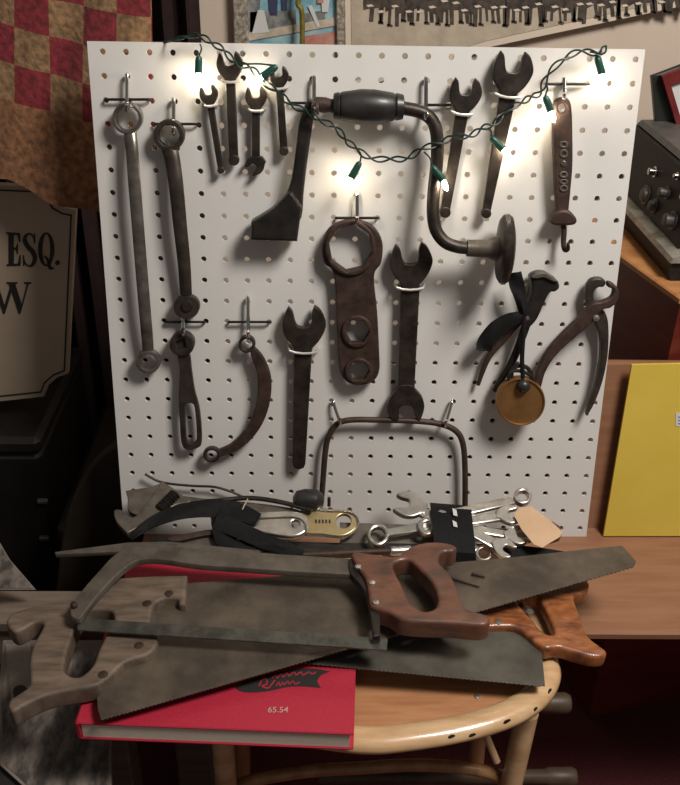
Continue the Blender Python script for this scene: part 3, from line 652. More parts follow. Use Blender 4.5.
t.part('chrome_edge', MB().tube([Q.at(x, y, .0062) for x, y in cr(lp, 4)], .0017, closed=True, seg=8), 'chrome')
tm = MB()
for k in range(5): tm.plate(Q, [(315+k*3.4, 522.2), (317+k*3.4, 522.4), (317+k*3.4, 526), (315+k*3.4, 525.8)], .0003, 0, h=.0063, smooth=False)
t.part('stamped_mark', tm, 'blackprint')
t.done()
t = Thing('screwdriver', 'long brown-shafted tool with a bright metal ferrule, beside the hacksaw handle', 'tool')
t.part('shaft', tubeQ([(225, 557), (303, 555), (392, 551)], .0042, .006), 'rust'); t.part('ferrule', MB().lathe(Q.at(390, 551.2, .006), Q.at(416, 550)-Q.at(390, 551.2), [(0, .0045), (.001, .0058), (.006, .0062), (.008, .0055), (.024, .0060), (.026, .005)], 18), 'nickel')
t.done()
one('flat_bar', 'long dark iron bar lying along the foot of the board', 'bar', MB().plate(Q, [(150, 533), (228, 537), (330, 540), (430, 541), (430, 549), (330, 549), (150, 549)], .005, .001, h=-.008, smooth=False), 'black_iron')  # left stretch added to keep the gap over the bench dark
t = Thing('rasp', 'grey rasp under the chrome wrenches with a rounded red-brown handle showing behind the tan tag', 'rasp')
t.part('blade', MB().plate(Q, [(340, 519), (400, 521), (470, 524), (532, 526), (532, 538), (470, 541), (400, 541), (340, 541)], .006, .001, h=-.010, smooth=False), 'greymetal')
t.part('handle', MB().lathe(Q.at(530, 530, -.004), Q.at(562, 534, .004)-Q.at(530, 530, -.004), [(0, .006), (.003, .010), (.012, .0135), (.026, .0140), (.036, .009), (.038, .003)], 22), 'wood_brown')
t.done()
m = MB().lathe(Q.at(309, 500, .012), V((1, 0, -.02)), [(-.020, .004), (-.016, .011), (-.005, .014), (.010, .0135), (.017, .008), (.019, .002)], 18)  # rounded handle of a file among the tools
one('file_handle', 'small dark rounded wooden file handle above the brass-faced wrench', 'file handle', m, 'gripblack')
m = MB().tube([BP(.010).at(*p) for p in ((145, 474), (158, 481), (172, 484), (195, 486), (215, 487), (232, 492), (243, 497))], .0016, seg=8, sm=4)
one('bent_wire', 'thin dark bent wire against the lower left of the board', 'wire', m, 'iron')
m = MB().tube([Q.at(*p, .014) for p in ((249, 497), (244, 506), (239, 518))], .0009, seg=6)
one('tie_wire', 'thin pale wire tied round the tool bundle', 'wire', m, 'wire')
m = MB().tube([Q.at(*p, .013) for p in ((200, 503), (245, 498), (275, 501), (300, 507), (312, 511))], .0030, seg=10, sm=4)
one('curved_rod', 'dark curved iron rod arching over the holed steel bar', 'rod', m, 'iron')
# ribbon round the left bundle
def strip(path, w, h0, th=.0012, pl=Q):                                # px path of a ribbon with widths in px
    P = cr(path, 5, False); L = len(P); g = []
    for k, (x, y) in enumerate(P):
        a = P[max(k-1, 0)]; b = P[min(k+1, L-1)]; dx, dy = b[0]-a[0], b[1]-a[1]; d = math.hypot(dx, dy) or 1; f = k/(L-1)*(len(w)-1); i = int(min(f, len(w)-2)); ww = w[i]+(w[i+1]-w[i])*(f-i)
        row = []
        for j in range(5):
            s_ = (j/4-.5)*ww; row.append(pl.at(x-dy/d*s_, y+dx/d*s_, h0+.002*math.sin(k*.5+j)+.002*(1-abs(j-2)/2)))
        g.append(row)
    return MB().sheet(g, th)
t = Thing('black_ribbon', 'wide black cloth ribbon tied round the left bundle of wrenches', 'ribbon')
t.part('band', strip([(130, 538), (152, 522), (180, 512), (215, 508), (240, 512), (258, 520)], [6, 11, 15, 19, 17, 14], .015), 'ribbon')
t.part('tail', strip([(215, 520), (235, 528), (262, 540), (285, 548), (303, 554)], [18, 17, 16, 13, 10], .017), 'ribbon')
t.part('fold', strip([(218, 506), (222, 522), (226, 540), (240, 550), (262, 556)], [16, 22, 20, 14, 10], .0130), 'ribbon')
t.done()
# ------------------------------------------------------------------ parametric spanners
TPL = [(-.17, -.56), (-.24, -.44), (-.42, -.22), (-.49, .03), (-.45, .28), (-.37, .47, 1), (-.27, .36), (-.20, .12), (-.12, .02), (.08, .02), (.17, .12), (.17, .36), (.22, .52, 1), (.36, .42), (.49, .14), (.46, -.08), (.35, -.30), (.22, -.46), (.17, -.56)]
def frame_uv(pl, a, b):
    A_ = V((*pl.uv(*a), 0)); B_ = V((*pl.uv(*b), 0)); d = (A_-B_).normalized(); return A_, B_, d, V((d.y, -d.x, 0))
def pxs(pl, x, y): return abs(pl.uv(x+.5, y)[0]-pl.uv(x-.5, y)[0])
def open_end(mb, pl, c, toward, w, th, rot=0, h=0, flip=1, bev=.0012):
    s_ = pxs(pl, *c)*w; A_, B_, d, r = frame_uv(pl, c, toward); c_, n_ = math.cos(rot), math.sin(rot); d2 = d*c_+r*n_; r2 = r*c_-d*n_
    pts = [((A_+r2*(p[0]*s_*flip)+d2*(p[1]*s_)).x, (A_+r2*(p[0]*s_*flip)+d2*(p[1]*s_)).y, *p[2:]) for p in TPL]
    return mb.plate(pl, pts, th, bev, h=h, uv=True)
def bar(mb, pl, a, b, wa, wb, th, h=0, bev=.0012, ext=0, rnd=True):
    A_, B_, d, r = frame_uv(pl, a, b); sa_, sb_ = pxs(pl, *a)*wa/2, pxs(pl, *b)*wb/2
    A_ = A_+d*ext; pts = [A_-r*sa_, A_+r*sa_, B_+r*sb_]
    if rnd: pts += [B_+r*sb_*.75-d*sb_*.7, B_-d*sb_, B_-r*sb_*.75-d*sb_*.7]
    pts.append(B_-r*sb_); return mb.plate(pl, [(p.x, p.y) for p in pts], th, bev, smooth=False, uv=True, h=h)
def ringhead(mb, pl, c, r, hole, th, h=0, n=24, hn=12, ry=None, hry=None, bev=.0015):
    return mb.plate(pl, circ(*c, r, n, ry), th, bev, holes=[circ(*c, hole, hn, hry)], smooth=False, h=h)
CLIP = []
def spanner(label, c, w, e, wa, wb, m, d=.011, th=.007, rot=0, flip=1, clip=None, hd=None, group=None, bottom=None):
    pl = BP(d); t = Thing('open_end_wrench', label, 'wrench', group)
    t.part('jaw', open_end(MB(), pl, c, e, w, th*1.25, rot, flip=flip), m)
    A_ = c; L = math.hypot(e[0]-c[0], e[1]-c[1]); k = .42*w/L; a = (c[0]+(e[0]-c[0])*k, c[1]+(e[1]-c[1])*k)
    t.part('shank', bar(MB(), pl, a, e, wa, wb, th*.8), m)
    if bottom == 'knob': t.part('end_boss', MB().plate(pl, circ(*e, wb*.62, 16), th*1.1, .001, smooth=False), m)
    if bottom and bottom != 'knob': bottom(t, pl, m)
    t.done()
    if clip:
        k = .56*w/L; q = (c[0]+(e[0]-c[0])*k, c[1]+(e[1]-c[1])*k); p2 = BP(d+th*.62+.0016)
        A2, B2, dd, rr = frame_uv(p2, q, e); hw = pxs(p2, *q)*w*.30; cm = MB(); pts = []
        for x in (-1.25, -1, -.6, 0, .6, 1, 1.25):
            z = -.0 if abs(x) <= 1.05 else -(d+th*.62+.0016); o = A2+rr*(hw*x)-dd*(hw*.16*(1-min(abs(x), 1)**2)); pts.append(p2.w(o.x, o.y, z))
        cm.tube(pts, .0016, seg=8)
        one('tool_clip', 'white clip under the head of the '+clip, 'clip', cm, 'clip', 'white clips holding the open-end wrenches')
G1 = 'dark open-end wrenches hanging on the board'
spanner('smallest thin dark open-end wrench, leaning, under the lit bulb at upper left', (209, 95), 19, (221, 170), 7, 6, 'iron', th=.005, clip='smallest leaning wrench at upper left', group=G1, bottom='knob')
spanner('slim dark open-end wrench with a wide head, at upper left below the wires', (230, 66), 27, (234, 160), 9.5, 9, 'iron', th=.006, clip='slim wide-headed wrench at upper left', group=G1, bottom='knob')
def b7(t, pl, m):
    t.part('jaw', open_end(MB(), pl, (255.5, 165), (257, 110), 19, .006, rot=.9), m)
spanner('short dark wrench with an open jaw at both ends, at upper left', (256, 98), 22, (256, 160), 8, 8, 'iron', th=.005, clip='short double-ended wrench', group=G1, bottom=b7)
spanner('narrow dark open-end wrench half hidden by a green socket', (279, 77), 20, (284, 151), 7.5, 7.5, 'iron', th=.005, clip='narrow wrench beside the green socket', group=G1, bottom='knob')
spanner('middle-sized dark open-end wrench just right of the brace crank', (465, 95), 33, (445, 212), 13, 9, 'iron', d=.012, th=.007, clip='wrench right of the brace crank', group=G1, bottom='knob')
spanner('long dark open-end wrench with the largest head, reaching the top right of the board', (512, 73), 41, (486, 213), 17, 8, 'iron', d=.012, th=.008, clip='long wrench at the top right', group=G1, bottom='knob')
spanner('dark open-end wrench with a plain tapering shank, left of the rusty ring wrench', (304, 327), 44, (299, 463), 18, 13, 'iron', d=.012, th=.008, clip='plain-shanked wrench left of the rusty ring wrench', group=G1)
def b12(t, pl, m):
    t.part('lower_jaw', open_end(MB(), pl, (405.5, 404), (408, 300), 38, .010, rot=0), m)
spanner('long dark wrench with open jaws at both ends, right of the rusty ring wrench', (411, 264), 43, (406, 396), 19, 16, 'iron', d=.013, th=.008, clip='long double-ended wrench', group=G1, bottom=b12)
# rusty wrench with three rings
p3 = BP(.012)
t = Thing('ring_wrench', 'broad rusty wrench with one large and two small hexagonal holes, mid board', 'wrench')
hexa = lambda x, y, r: [(x+r*math.cos(PI/3*k+.1), y+r*math.sin(PI/3*k+.1)) for k in range(6)]
t.part('body', MB().plate(p3, [(352, 219), (372, 225), (382, 241), (381, 262), (374, 275), (377, 310), (379, 350), (379, 370), (372, 381), (358, 384), (346, 380), (339, 366), (337, 330), (334, 275), (324, 262), (322, 243), (331, 226)], .010, .0018,
    holes=[[(p[0], p[1], 1) for p in circ(350.5, 246.5, 22, 8, 23.5, .2)], [(p[0], p[1], 1) for p in circ(357, 329.5, 12.5, 6, 13.5)], [(p[0], p[1], 1) for p in circ(358.5, 369, 11.5, 6, 11)]]), 'rust')
for (x, y, r, ry) in ((350.5, 246.5, 25.5, 27.5), (357, 329.5, 15.4, 16), (358.5, 369, 14, 13.2)):
    t.part('ring_boss', MB().plate(p3, circ(x, y, r, 28, ry), .006, .0015, holes=[circ(x, y, r-3.2, 8 if r > 20 else 6, ry-3.5, .2 if r > 20 else 0)], smooth=False, h=.006), 'rust')
t.done()
# long ring wrenches at the left
def ringwrench(label, top, bot, path, w, m, r1, h1, r2, h2, d0=.012):
    pl = BP(d0); t = Thing('box_end_wrench', label, 'wrench')
    t.part('ring_end', MB().plate(pl, circ(*top, r1, 26, r1*1.05), .012, .0011, holes=[circ(*top, h1, 12, h1*1.05)], smooth=False), m)
    ws = [w[0]+(w[1]-w[0])*i/(len(path)-1) for i in range(len(path))]
    t.part('shank', MB().tube([BP(d0+q[2]).at(q[0], q[1]) for q in path], [x*.0011/2 for x in ws], seg=14, flat=.62, nrm=pl.n, sm=4), m)
    t.part('ring_end', MB().plate(pl, circ(*bot, r2, 24, r2*.92), .011, .0011, holes=[circ(*bot, h2, 12, h2*.9)] if h2 else [], smooth=False), m)
    return t
t = ringwrench('longest bright steel ring wrench, hanging at the left edge of the board', (128, 118), (148.5, 361), [(130, 131, 0), (132, 150, .006), (135, 190, .009), (139, 240, .009), (144, 300, .008), (147, 335, .005), (148, 352, 0)], (13, 13), 'steel', 15, 11.5, 12.5, 8.5); t.done()
t = ringwrench('dark steel ring wrench hanging second from the left edge of the board', (169.5, 135), (187, 306), [(169, 148, 0), (172, 158, .003), (176, 185, .007), (180, 225, .008), (184, 262, .006), (186, 294, .002)], (17, 13), 'darksteel', 15.5, 10.5, 13, 0)
t.part('boss_stud', MB().plate(BP(.018), circ(187, 306, 6, 16), .004, .0015, smooth=False), 'iron'); t.done()
pl = BP(.013)
t = Thing('ratchet_wrench', 'iron socket wrench with a long slot in its handle, below the second ring wrench', 'wrench')
i_ = t.part('head', MB().plate(pl, circ(182.5, 343, 12.5, 24, 12), .014, .002, holes=[circ(182, 343, 6.2, 4, 6.2, .5)], smooth=False), 'darksteel')
t.part('socket', MB().plate(pl, circ(182.5, 343, 8, 16), .008, .0003, smooth=False, h=-.002), 'blackprint', 'black disc standing in for the dark of the socket hole', of=i_)  # black disc put in for the shade inside the hole
t.part('handle', MB().plate(pl, [(178, 352), (189, 352), (192, 370), (195, 390), (200, 410), (202, 440), (198, 447), (188, 449), (182, 443), (180, 420), (179, 395), (180, 370)], .007, .0012, holes=[[(186, 404), (193, 403), (195.5, 412), (197, 436), (194.5, 442), (189, 442), (186.5, 436), (185.5, 415)]]), 'darksteel')
t.done()
t = Thing('curved_box_wrench', 'C-shaped curved wrench with a small ring at each end, lower left of the board', 'wrench')
t.part('ring_end', ringhead(MB(), pl, (247, 343.5), 8.6, 5.4, .009), 'darksteel'); t.part('ring_end', ringhead(MB(), pl, (212, 454), 8.8, 5.4, .008, ry=7.6, hry=4.6), 'darksteel')
t.part('body', MB().plate(pl, [(250, 350, 1), (254, 346, 1), (263, 356), (270, 372), (271.5, 388), (269, 406), (262, 424), (250, 440), (236, 450), (219, 456.5, 1), (218, 449.5, 1), (230, 444), (241, 434), (250, 421), (256, 404), (258, 388), (257, 372), (252, 358)], .008, .0015), 'rust'); t.done()
# coping frame
t = Thing('saw_frame', 'thin brown iron bow of a frame saw hanging at the bottom of the board', 'saw frame')
t.part('frame', MB().tube([BP(.014).at(*p) for p in ((321, 504), (323, 480), (325, 455), (328, 438), (336, 425), (350, 420), (380, 420), (415, 421), (440, 424), (456, 431), (463, 444), (465, 470), (465, 506))], .0038, seg=12, sm=4), 'rust')
t.part('stud', MB().lathe(BP(.014).at(329, 506), b2w(V((0, 1, 0)), False), [(0, .0022), (.012, .0022), (.013, .001)], 10), 'iron')
t.done()
# L-shaped iron stake
pl = BP(.018)
t = Thing('iron_foot', 'heavy black iron L-shaped foot hanging below the brace end', 'iron tool')
t.part('arm', MB().plate(pl, [(308, 98, 1), (320, 101, 1), (314, 118), (310.5, 140), (307, 165), (304, 190), (300, 220), (282, 217), (285, 198), (291.5, 178), (296, 148), (299.5, 120)], .014, .003), 'black_iron')
t.part('foot', MB().plate(pl, [(252, 220, 1), (262, 214), (274, 206), (284, 196), (292, 190), (302, 205, 1), (297.5, 239, 1), (251.5, 237.5, 1)], .026, .003, h=.003), 'black_iron')
t.done()
# brace
def D(px, py, d): return BP(d).at(px, py)
R_ = b2w(V((1, 0, 0)), False); N_b = b2w(V((0, 0, 1)), False)
t = Thing('hand_brace', 'iron carpenter brace with a black grip and a round end knob, across the upper board', 'brace')
a = D(333, 106, .026); b = D(404, 107, .026); dr = (b-a).normalized(); L = (b-a).length
t.part('grip', MB().lathe(a, dr, [(0, .010), (.001, .0135), (.006, .0148), (.0075, .0135), (.009, .0150), (.030, .0182), (.045, .0180), (L-.012, .0150), (L-.010, .0134), (L-.008, .0146), (L-.001, .0130), (L, .009)], 28), 'gripblack')
a2 = D(314, 104, .024); t.part('collar', MB().lathe(a2, a-a2, [(0, .006), (.001, .0078), (.012, .0085), (.018, .0072), ((a-a2).length+.001, .0075)], 20), 'rust')
t.part('chuck', MB().lathe(D(311, 107, .024), dr, [(0, .006), (.001, .009), (.008, .0095), (.009, .007)], 18), 'greymetal')
t.part('crank', MB().tube([D(402, 108, .026), D(414, 110, .026), D(425, 114, .026), D(433, 122, .026), D(437, 136, .027), D(437, 160, .029), D(434, 190, .033), D(433, 212, .037), D(436, 230, .040), D(445, 242, .043), D(458, 247, .044), D(470, 248, .044)], .0073, seg=14, sm=4), 'iron')
a3 = D(466, 248, .044); b3 = D(499, 249, .044)
t.part('sleeve', MB().lathe(a3, b3-a3, [(0, .0072), (.001, .0095), (.024, .0100), (.030, .0125), ((b3-a3).length, .015)], 20), 'greymetal')
t.part('head_knob', MB().lathe(b3, (b3-a3).normalized()+N_b*.05, [(-.002, .015), (0, .034), (.003, .0385), (.008, .0395), (.012, .037), (.015, .026), (.016, .010)], 32), 'iron')
t.done()
# box opener
pl = BP(.014)
t = Thing('case_opener', 'dark iron opener with raised letters and a hooked lower end, at the upper right', 'opener')
i_ = t.part('handle', MB().plate(pl, [(553, 104), (556, 99), (562, 97), (568, 99), (571, 108), (572, 135), (572, 165), (570, 190), (568, 211, 1), (556, 211, 1), (554, 190), (553, 165), (552, 130)], .009, .0025, holes=[circ(561.5, 108, 3.8, 12, 4.5)]), 'rust')
rs = MB()
for k, (y, ry) in enumerate(((144, 3.6), (153, 4.4), (174, 3.4), (181, 2.6), (187.5, 3.6))):
    mm_ = MB().plate(pl, circ(562.8, y, 4.4, 16, ry), .0016, .0004, holes=[circ(562.8, y, 2.3, 12, ry*.5)], smooth=False, h=.0050); t.part('raised_letter', mm_, 'greymetal', of=i_)
t.part('raised_dot', MB().plate(pl, circ(562.8, 163, 3.0, 14), .0016, .0005, smooth=False, h=.0050), 'steel', of=i_)
t.part('cross_guard', MB().plate(pl, [(557, 209), (567, 209), (574, 216), (575, 221), (570, 224), (554, 224), (549, 221), (551, 215)], .015, .003, h=.002), 'rust')
t.part('hook', MB().tube([D(563, 222, .014), D(564, 232, .015), D(563.5, 244, .016), D(565, 250, .018), D(568, 249, .022), D(568, 243, .026)], [.0035, .0032, .003, .0028, .0024, .0016], seg=12, sm=4), 'rust')
t.done()
# black pincers with ribbon and brass disc
pl = BP(.016)
t = Thing('pincers', 'black iron pincers with splayed handles, tied with black ribbon at the right of the board', 'pincers')
t.part('jaws', MB().plate(pl, [(529, 276), (534, 272), (541, 271), (549, 274), (556, 279), (558, 286), (554, 290), (549, 291), (544, 299), (539, 311), (534, 320), (527, 326), (520, 324), (522, 312), (528, 296), (530, 285)], .018, .003), 'black_iron')
t.part('jaw_face', MB().plate(pl, [(530, 275, 1), (536, 271), (544, 270.5), (556, 279, 1), (551, 279), (542, 275), (534, 276)], .014, .001, h=.006), 'greymetal')
t.part('handle', MB().tube([D(527, 322, .018), D(521, 340, .018), D(512, 362, .017), D(502, 378, .015), D(494, 391, .014)], [.0055, .0048, .0048, .0044, .003], seg=12, sm=4), 'black_iron')
t.part('handle', MB().tube([D(518, 322, .014), D(503, 340, .013), D(490, 355, .012), D(483, 370, .011), D(478, 385, .010)], [.005, .0042, .0036, .0032, .0024], seg=12, sm=4), 'rust')
t.part('pivot', MB().lathe(D(527, 319, .025), N_b, [(0, .0034), (.0015, .003), (.0022, .001)], 14), 'chrome')
t.done()
t = Thing('ribbon_bow', 'black ribbon knotted round the black pincers', 'ribbon')
for n_, path, w in (('loop', [(514, 273), (517, 285), (521, 300), (524, 316)], [15, 15, 12, 8]), ('tail', [(524, 316), (511, 320), (497, 329), (486, 342), (484, 351)], [9, 14, 18, 17, 14])):
    t.part(n_, strip(path, w, .012, .0012, pl), 'ribbon')
t.part('cord', MB().tube([D(524, 318, .030), D(523, 340, .031), D(522, 360, .032), D(523, 378, .034)], .0028, seg=8, sm=3), 'ribbon')
t.done()
t = Thing('brass_disc', 'round tarnished brass disc with a glossy black knob, hanging on the black cord', 'disc')
bd_ = BP(.028)
t.part('disc', MB().plate(bd_, circ(520, 400, 24.5, 40, 24), .010, .002, smooth=False), 'brass')
t.part('raised_edge', MB().plate(bd_, circ(520, 400, 24.2, 40, 23.7), .003, .0008, holes=[circ(520, 400, 22.4, 36, 22)], smooth=False, h=.0055), 'brass')
t.part('knob', MB().lathe(D(523, 385, .0332), N_b, [(0, .0075), (.002, .0082), (.006, .0078), (.009, .0055), (.0105, .002)], 24), 'gripblack')
t.part('ring', MB().tube([bd_.at(*p, .0) for p in ((512, 378), (512, 370), (518, 366), (526, 367), (531, 373), (532, 380))], .0026, seg=10, sm=4), 'black_iron')
t.part('swivel', MB().tube([bd_.at(*p, .003) for p in ((508, 380), (511, 372), (520, 371), (530, 375), (535, 383))], .0022, seg=10, sm=4), 'iron')
t.done()
t = Thing('farrier_nippers', 'iron nippers with round open jaws and long curved handles, right edge of the board', 'nippers')
t.part('lever', MB().plate(BP(.014), [(586, 284), (591, 278), (600, 277), (605, 281), (603, 286), (597, 287), (593, 292), (594, 299), (600, 306), (606, 315), (608, 330), (607, 355), (602, 380), (594, 402), (586, 415), (587, 404), (594, 384), (599, 358), (599, 336), (593, 320), (587, 306), (584, 294)], .010, .0025), 'darksteel')
t.part('lever', MB().plate(BP(.022), [(607, 281), (613, 283), (618, 290), (617, 300), (610, 307), (602, 309), (597, 316), (589, 324), (573, 338), (556, 354), (545, 371), (540, 387), (534, 385), (537, 368), (547, 349), (564, 330), (581, 314), (590, 303), (602, 300), (610, 296), (612, 289), (607, 286)], .010, .0025), 'rust')
t.part('pivot', MB().lathe(D(596, 318, .027), N_b, [(0, .0042), (.002, .0038), (.003, .0015)], 14), 'nickel')
t.done()
# hooks
def hook(px, py, label, x0=None, x1=None, ln=10, drop=24, d=.024):
    t = Thing('peg_hook', label, 'hook', 'chrome hooks on the pegboard')
    m = MB(); m.tube([D(px, py-drop+5, -.001), D(px, py-drop, .004), D(px, py-drop+1, .008), D(px, py-6, .009), D(px, py+ln-3, .012), D(px, py+ln, .018), D(px, py+ln-2, d), D(px, py+ln-7, d+.003)], .0023, seg=10, sm=4)
    t.part('prong', m, 'chrome')
    if x0 is not None:
        m = MB(); m.tube([D(x0, py, -.001), D(x0, py, .005), D(x0+2, py, .007), D(x1-2, py, .007), D(x1, py, .005), D(x1, py, -.001)], .0016, seg=8); t.part('crossbar', m, 'black_iron')
    t.done()
hook(127, 99.5, 'chrome hook with a black crossbar holding the longest ring wrench', 105.5, 150, 12)
hook(173.5, 124, 'chrome hook with a black crossbar holding the second ring wrench', 155, 198, 10)
hook(183, 322, 'chrome hook with a black crossbar holding the slotted socket wrench', 166, 205, 14, 8)
hook(248, 322, 'chrome hook with a black crossbar holding the C-shaped wrench', 229, 270, 16)
hook(314, 103, 'chrome hook with a black crossbar round the left end of the brace', 290, 312, 6, 25, .040)
hook(426, 105, 'chrome hook with a black crossbar holding the brace near its bend', 428, 450, 14, 26, .042)
hook(357, 218, 'chrome hook with a black crossbar above the rusty three-hole wrench', 336, 378, 6)
hook(564, 84, 'chrome hook with a black crossbar above the lettered opener', 546, 589, 16, 2)
for (x0_, y0_, x1_, y1_, lb) in ((333, 401, 340, 422, 'left'), (452, 401, 446, 423, 'right')):
    t = MB(); t.tube([D(x0_, y0_+3, -.001), D(x0_, y0_, .006), D(x0_+(x1_-x0_)*.3, y0_+7, .009), D(x1_, y1_, .014), D(x1_, y1_+3, .019), D(x1_, y1_-3, .023)], .0020, seg=10, sm=4)
    one('peg_hook', 'slanting chrome hook at the '+lb+' shoulder of the hanging saw frame', 'hook', t, 'chrome', 'chrome hooks on the pegboard')
# ------------------------------------------------------------------ right bundle of chrome wrenches
G2 = 'chrome wrenches strapped in a bundle at the foot of the board'
def comb(label, parts):
    t = Thing('chrome_wrench', label, 'wrench', G2)
    for n_, mb in parts: t.part(n_, mb, 'nickel')
    t.done()
comb('chrome wrench with its open jaw at the upper left of the strapped bundle', [('jaw', open_end(MB(), Q, (409, 510), (450, 530), 30, .009, rot=-.2, h=.010)), ('shank', bar(MB(), Q, (418, 515), (470, 541), 11, 10, .006, h=.010))])
comb('chrome wrench with a round ring end at the left of the strapped bundle', [('ring_end', ringhead(MB(), Q, (377.5, 540), 11, 7.2, .009, h=.010, bev=.002)), ('shank', bar(MB(), Q, (386, 537), (470, 522), 8, 12, .006, h=.008))])
comb('chrome wrench showing a small dark ring just left of the strap', [('ring_end', ringhead(MB(), Q, (426, 533), 9.5, 4.5, .010, h=.013, ry=9)), ('shank', bar(MB(), Q, (433, 531), (472, 527), 8, 8, .006, h=.013))])
comb('chrome wrench ending in a ring at the upper right of the strapped bundle', [('ring_end', ringhead(MB(), Q, (520.5, 503.5), 9, 5.2, .010, h=.014, ry=8)), ('shank', bar(MB(), Q, (512, 506), (440, 522), 9, 10, .006, h=.012))])
comb('chrome wrench with an open jaw touching the tan tag', [('jaw', open_end(MB(), Q, (506, 523), (470, 529), 22, .008, rot=.2, h=.018)), ('shank', bar(MB(), Q, (498, 524.5), (440, 533), 9, 9, .006, h=.017))])
comb('chrome wrench with an open jaw half under the tan tag', [('jaw', open_end(MB(), Q, (515, 541), (470, 534), 22, .008, rot=-.2, h=.012)), ('shank', bar(MB(), Q, (507, 539.5), (440, 528), 8, 9, .006, h=.010))])
comb('chrome wrench with the lowest open jaw, pointing down right from the strap', [('jaw', open_end(MB(), Q, (501, 556), (468, 538), 22, .008, rot=.1, h=.018)), ('shank', bar(MB(), Q, (494, 552), (440, 522), 11, 10, .006, h=.016))])
comb('chrome wrench mostly hidden, with a dark ring below the strap', [('ring_end', ringhead(MB(), Q, (483, 557), 9, 5.5, .008, h=.006, ry=7)), ('shank', bar(MB(), Q, (477, 552), (446, 530), 8, 8, .006, h=.004))])
def band():
    g = []; pa = [(436, 0), (444, 0), (452, 0), (460, 0), (468, 0), (474, 0)]
    for k, x in enumerate((433, 441, 449, 457, 465, 474)):
        row = []
        for (y, h) in ((563, -.002), (560, .012), (552, .021), (535, .0245), (519, .022), (509, .014), (505, -.002)):
            row.append(Q.at(x+(y-535)*.10, y+(k-2)*.6, h+.001*math.sin(k*1.7+y)))
        g.append(row)
    return MB().sheet(g, .0015)
t = Thing('strap', 'black elastic strap with two white marks, round the chrome wrenches', 'strap')
t.part('band', band(), 'ribbon')
for (y0_, y1_) in ((520, 528), (532, 539)):
    t.part('white_mark', MB().plate(Q, [(450, y0_), (454, y0_+2), (455, y1_), (451, y1_-1)], .0006, 0, h=.0268, smooth=False), 'white')
t.part('loose_end', MB().plate(Q, [(500, 545, 1), (530, 548), (552, 551), (580, 556, 1), (578, 569, 1), (548, 565), (515, 561), (495, 556, 1)], .005, .001, h=.002), 'ribbon')
t.done()
t = Thing('card_tag', 'tan card tag with clipped corners on the chrome wrenches', 'tag')
t.part('card', MB().plate(Q, [(510, 526), (517, 519), (528, 518), (545, 531), (558, 543), (556, 548), (538, 559), (530, 556), (518, 541)], .0012, .0002, h=.026, smooth=False), 'tag')
t.done()
# ------------------------------------------------------------------ string of lights
t = Thing('string_light', 'string of small white lights on dark green twisted wire across the top of the board', 'string lights')
base = [(150, 44), (172, 41), (186, 36), (200, 37), (214, 43), (226, 54), (240, 64), (254, 71), (268, 85), (284, 98), (300, 109), (315, 116), (330, 125), (344, 136), (354, 148), (370, 157), (390, 160), (408, 157), (424, 149), (443, 141), (458, 137), (473, 134), (486, 127), (497, 121), (515, 105), (528, 99), (538, 94), (546, 80), (561, 60), (580, 52), (598, 53), (607, 47)]
def dd(x): 
    k = .018
    if 300 < x < 345: k = .036
    elif 345 <= x < 460: k = .037
    elif 265 < x <= 300: k = .026
    elif 460 <= x < 500: k = .024
    elif 540 < x < 575: k = .022
    return k
P = cr(base, 8, False)
for ph in (0, PI*.75):
    pts = []
    for k, (x, y) in enumerate(P):
        a = P[max(k-1, 0)]; b = P[min(k+1, len(P)-1)]; dx, dy = b[0]-a[0], b[1]-a[1]; d = math.hypot(dx, dy) or 1
        o = math.sin(k*.42+ph)*3.2*min(1, max(.15, (x-165)/30)); h = dd(x)+.0025*math.cos(k*.42+ph)
        if x < 172: h = -.012+(.018)*(x-150)/22
        if x > 604: h = .014-(x-604)*.003
        pts.append(D(x-dy/d*o, y+dx/d*o, h))
    for _ in range(2): pts = [pts[0]]+[(pts[i-1]+pts[i]*2+pts[i+1])/4 for i in range(1, len(pts)-1)]+[pts[-1]]
    t.part('wire', MB().tube(pts, .0011, seg=7), 'green')
S = [((200, 44), (199, 56), (198.5, 73), (198.5, 87), .020), ((240, 64), (277, 66), (262, 77), (0, 0), .026), ((358, 150), (360, 162), (351, 178), (346, 191), .034), ((424, 152), (432, 166), (443, 180), (448, 193), .042),
     ((488, 128), (491, 137), (503, 149), (0, 0), .026), ((546, 84), (545, 96), (551, 111), (555, 124), .026), ((590, 52), (597, 56), (602, 74), (600, 88), .014)]
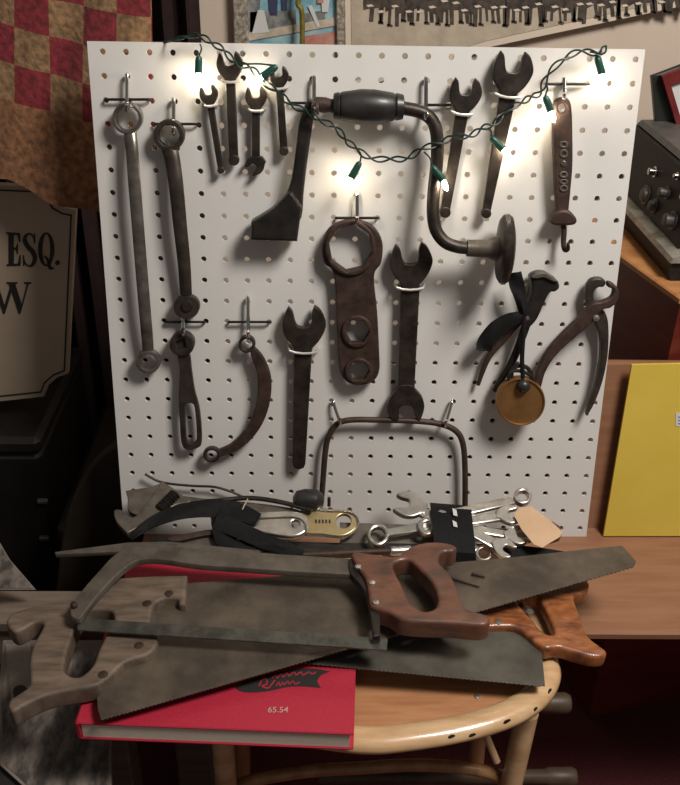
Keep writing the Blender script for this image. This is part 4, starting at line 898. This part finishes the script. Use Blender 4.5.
for (w0, s0, s1, b1, d_) in S:
    t.part('drop_wire', MB().tube([D(*w0, dd(w0[0])), D((w0[0]+s0[0])/2+2, (w0[1]+s0[1])/2-1, (dd(w0[0])+d_)/2), D(*s0, d_)], .0010, seg=7, sm=3), 'green')
    a = D(*s0, d_); b = D(*s1, d_); L = (b-a).length
    i_ = t.part('socket', MB().lathe(a, b-a, [(0, .0022), (.002, .0034), (L*.3, .0040), (L, .0044)], 14), 'greensock')
    e = D(*b1, max(d_-.002, .010)) if b1[0] else b+(b-a).normalized()*.013+N_b*-.004
    dr = (e-b); L2 = .013
    t.part('bulb', MB().lathe(b, dr, [(0, .0022), (.003, .0028), (.009, .0026), (.012, .0014), (L2, .0004)], 12), 'bulb', of=i_)
# one more lamp of the string has slipped behind the board
a = D(203, 56, -.030); b = D(204, 70, -.036)
t.part('drop_wire', MB().tube([D(160, 43, -.014), D(180, 48, -.022), a], .0010, seg=7, sm=3), 'green')
i_ = t.part('socket', MB().lathe(a, b-a, [(0, .0022), (.002, .0034), (.014, .0044)], 14), 'greensock')
t.part('bulb', MB().lathe(b, b-a, [(0, .0022), (.003, .0028), (.009, .0026), (.013, .0006)], 12), 'bulb', of=i_)
t.done()
# ------------------------------------------------------------------ light
w = bpy.data.worlds.new('room_light'); bpy.context.scene.world = w; w.use_nodes = True
w.node_tree.nodes['Background'].inputs[0].default_value = (1, .93, .86, 1); w.node_tree.nodes['Background'].inputs[1].default_value = .10
def area(name, loc_, target, size, e, col):
    l = bpy.data.lights.new(name, 'AREA'); l.size = size; l.energy = e; l.color = col; o = bpy.data.objects.new(name, l); C.objects.link(o); o.location = loc_
    o.rotation_euler = (V(target)-V(loc_)).to_track_quat('-Z', 'Y').to_euler()
area('ceiling_lamp', (.98, -.66, 2.08), (.42, 0, .75), .42, 26, (1, .935, .86))
vs_ = bpy.context.scene.view_settings; bpy.context.scene.view_settings.view_transform = 'Standard'; vs_.look = 'None'; vs_.exposure = 0.15; vs_.gamma = 1.0; vs_.use_curve_mapping = False
bpy.context.scene.cycles.use_denoising = True
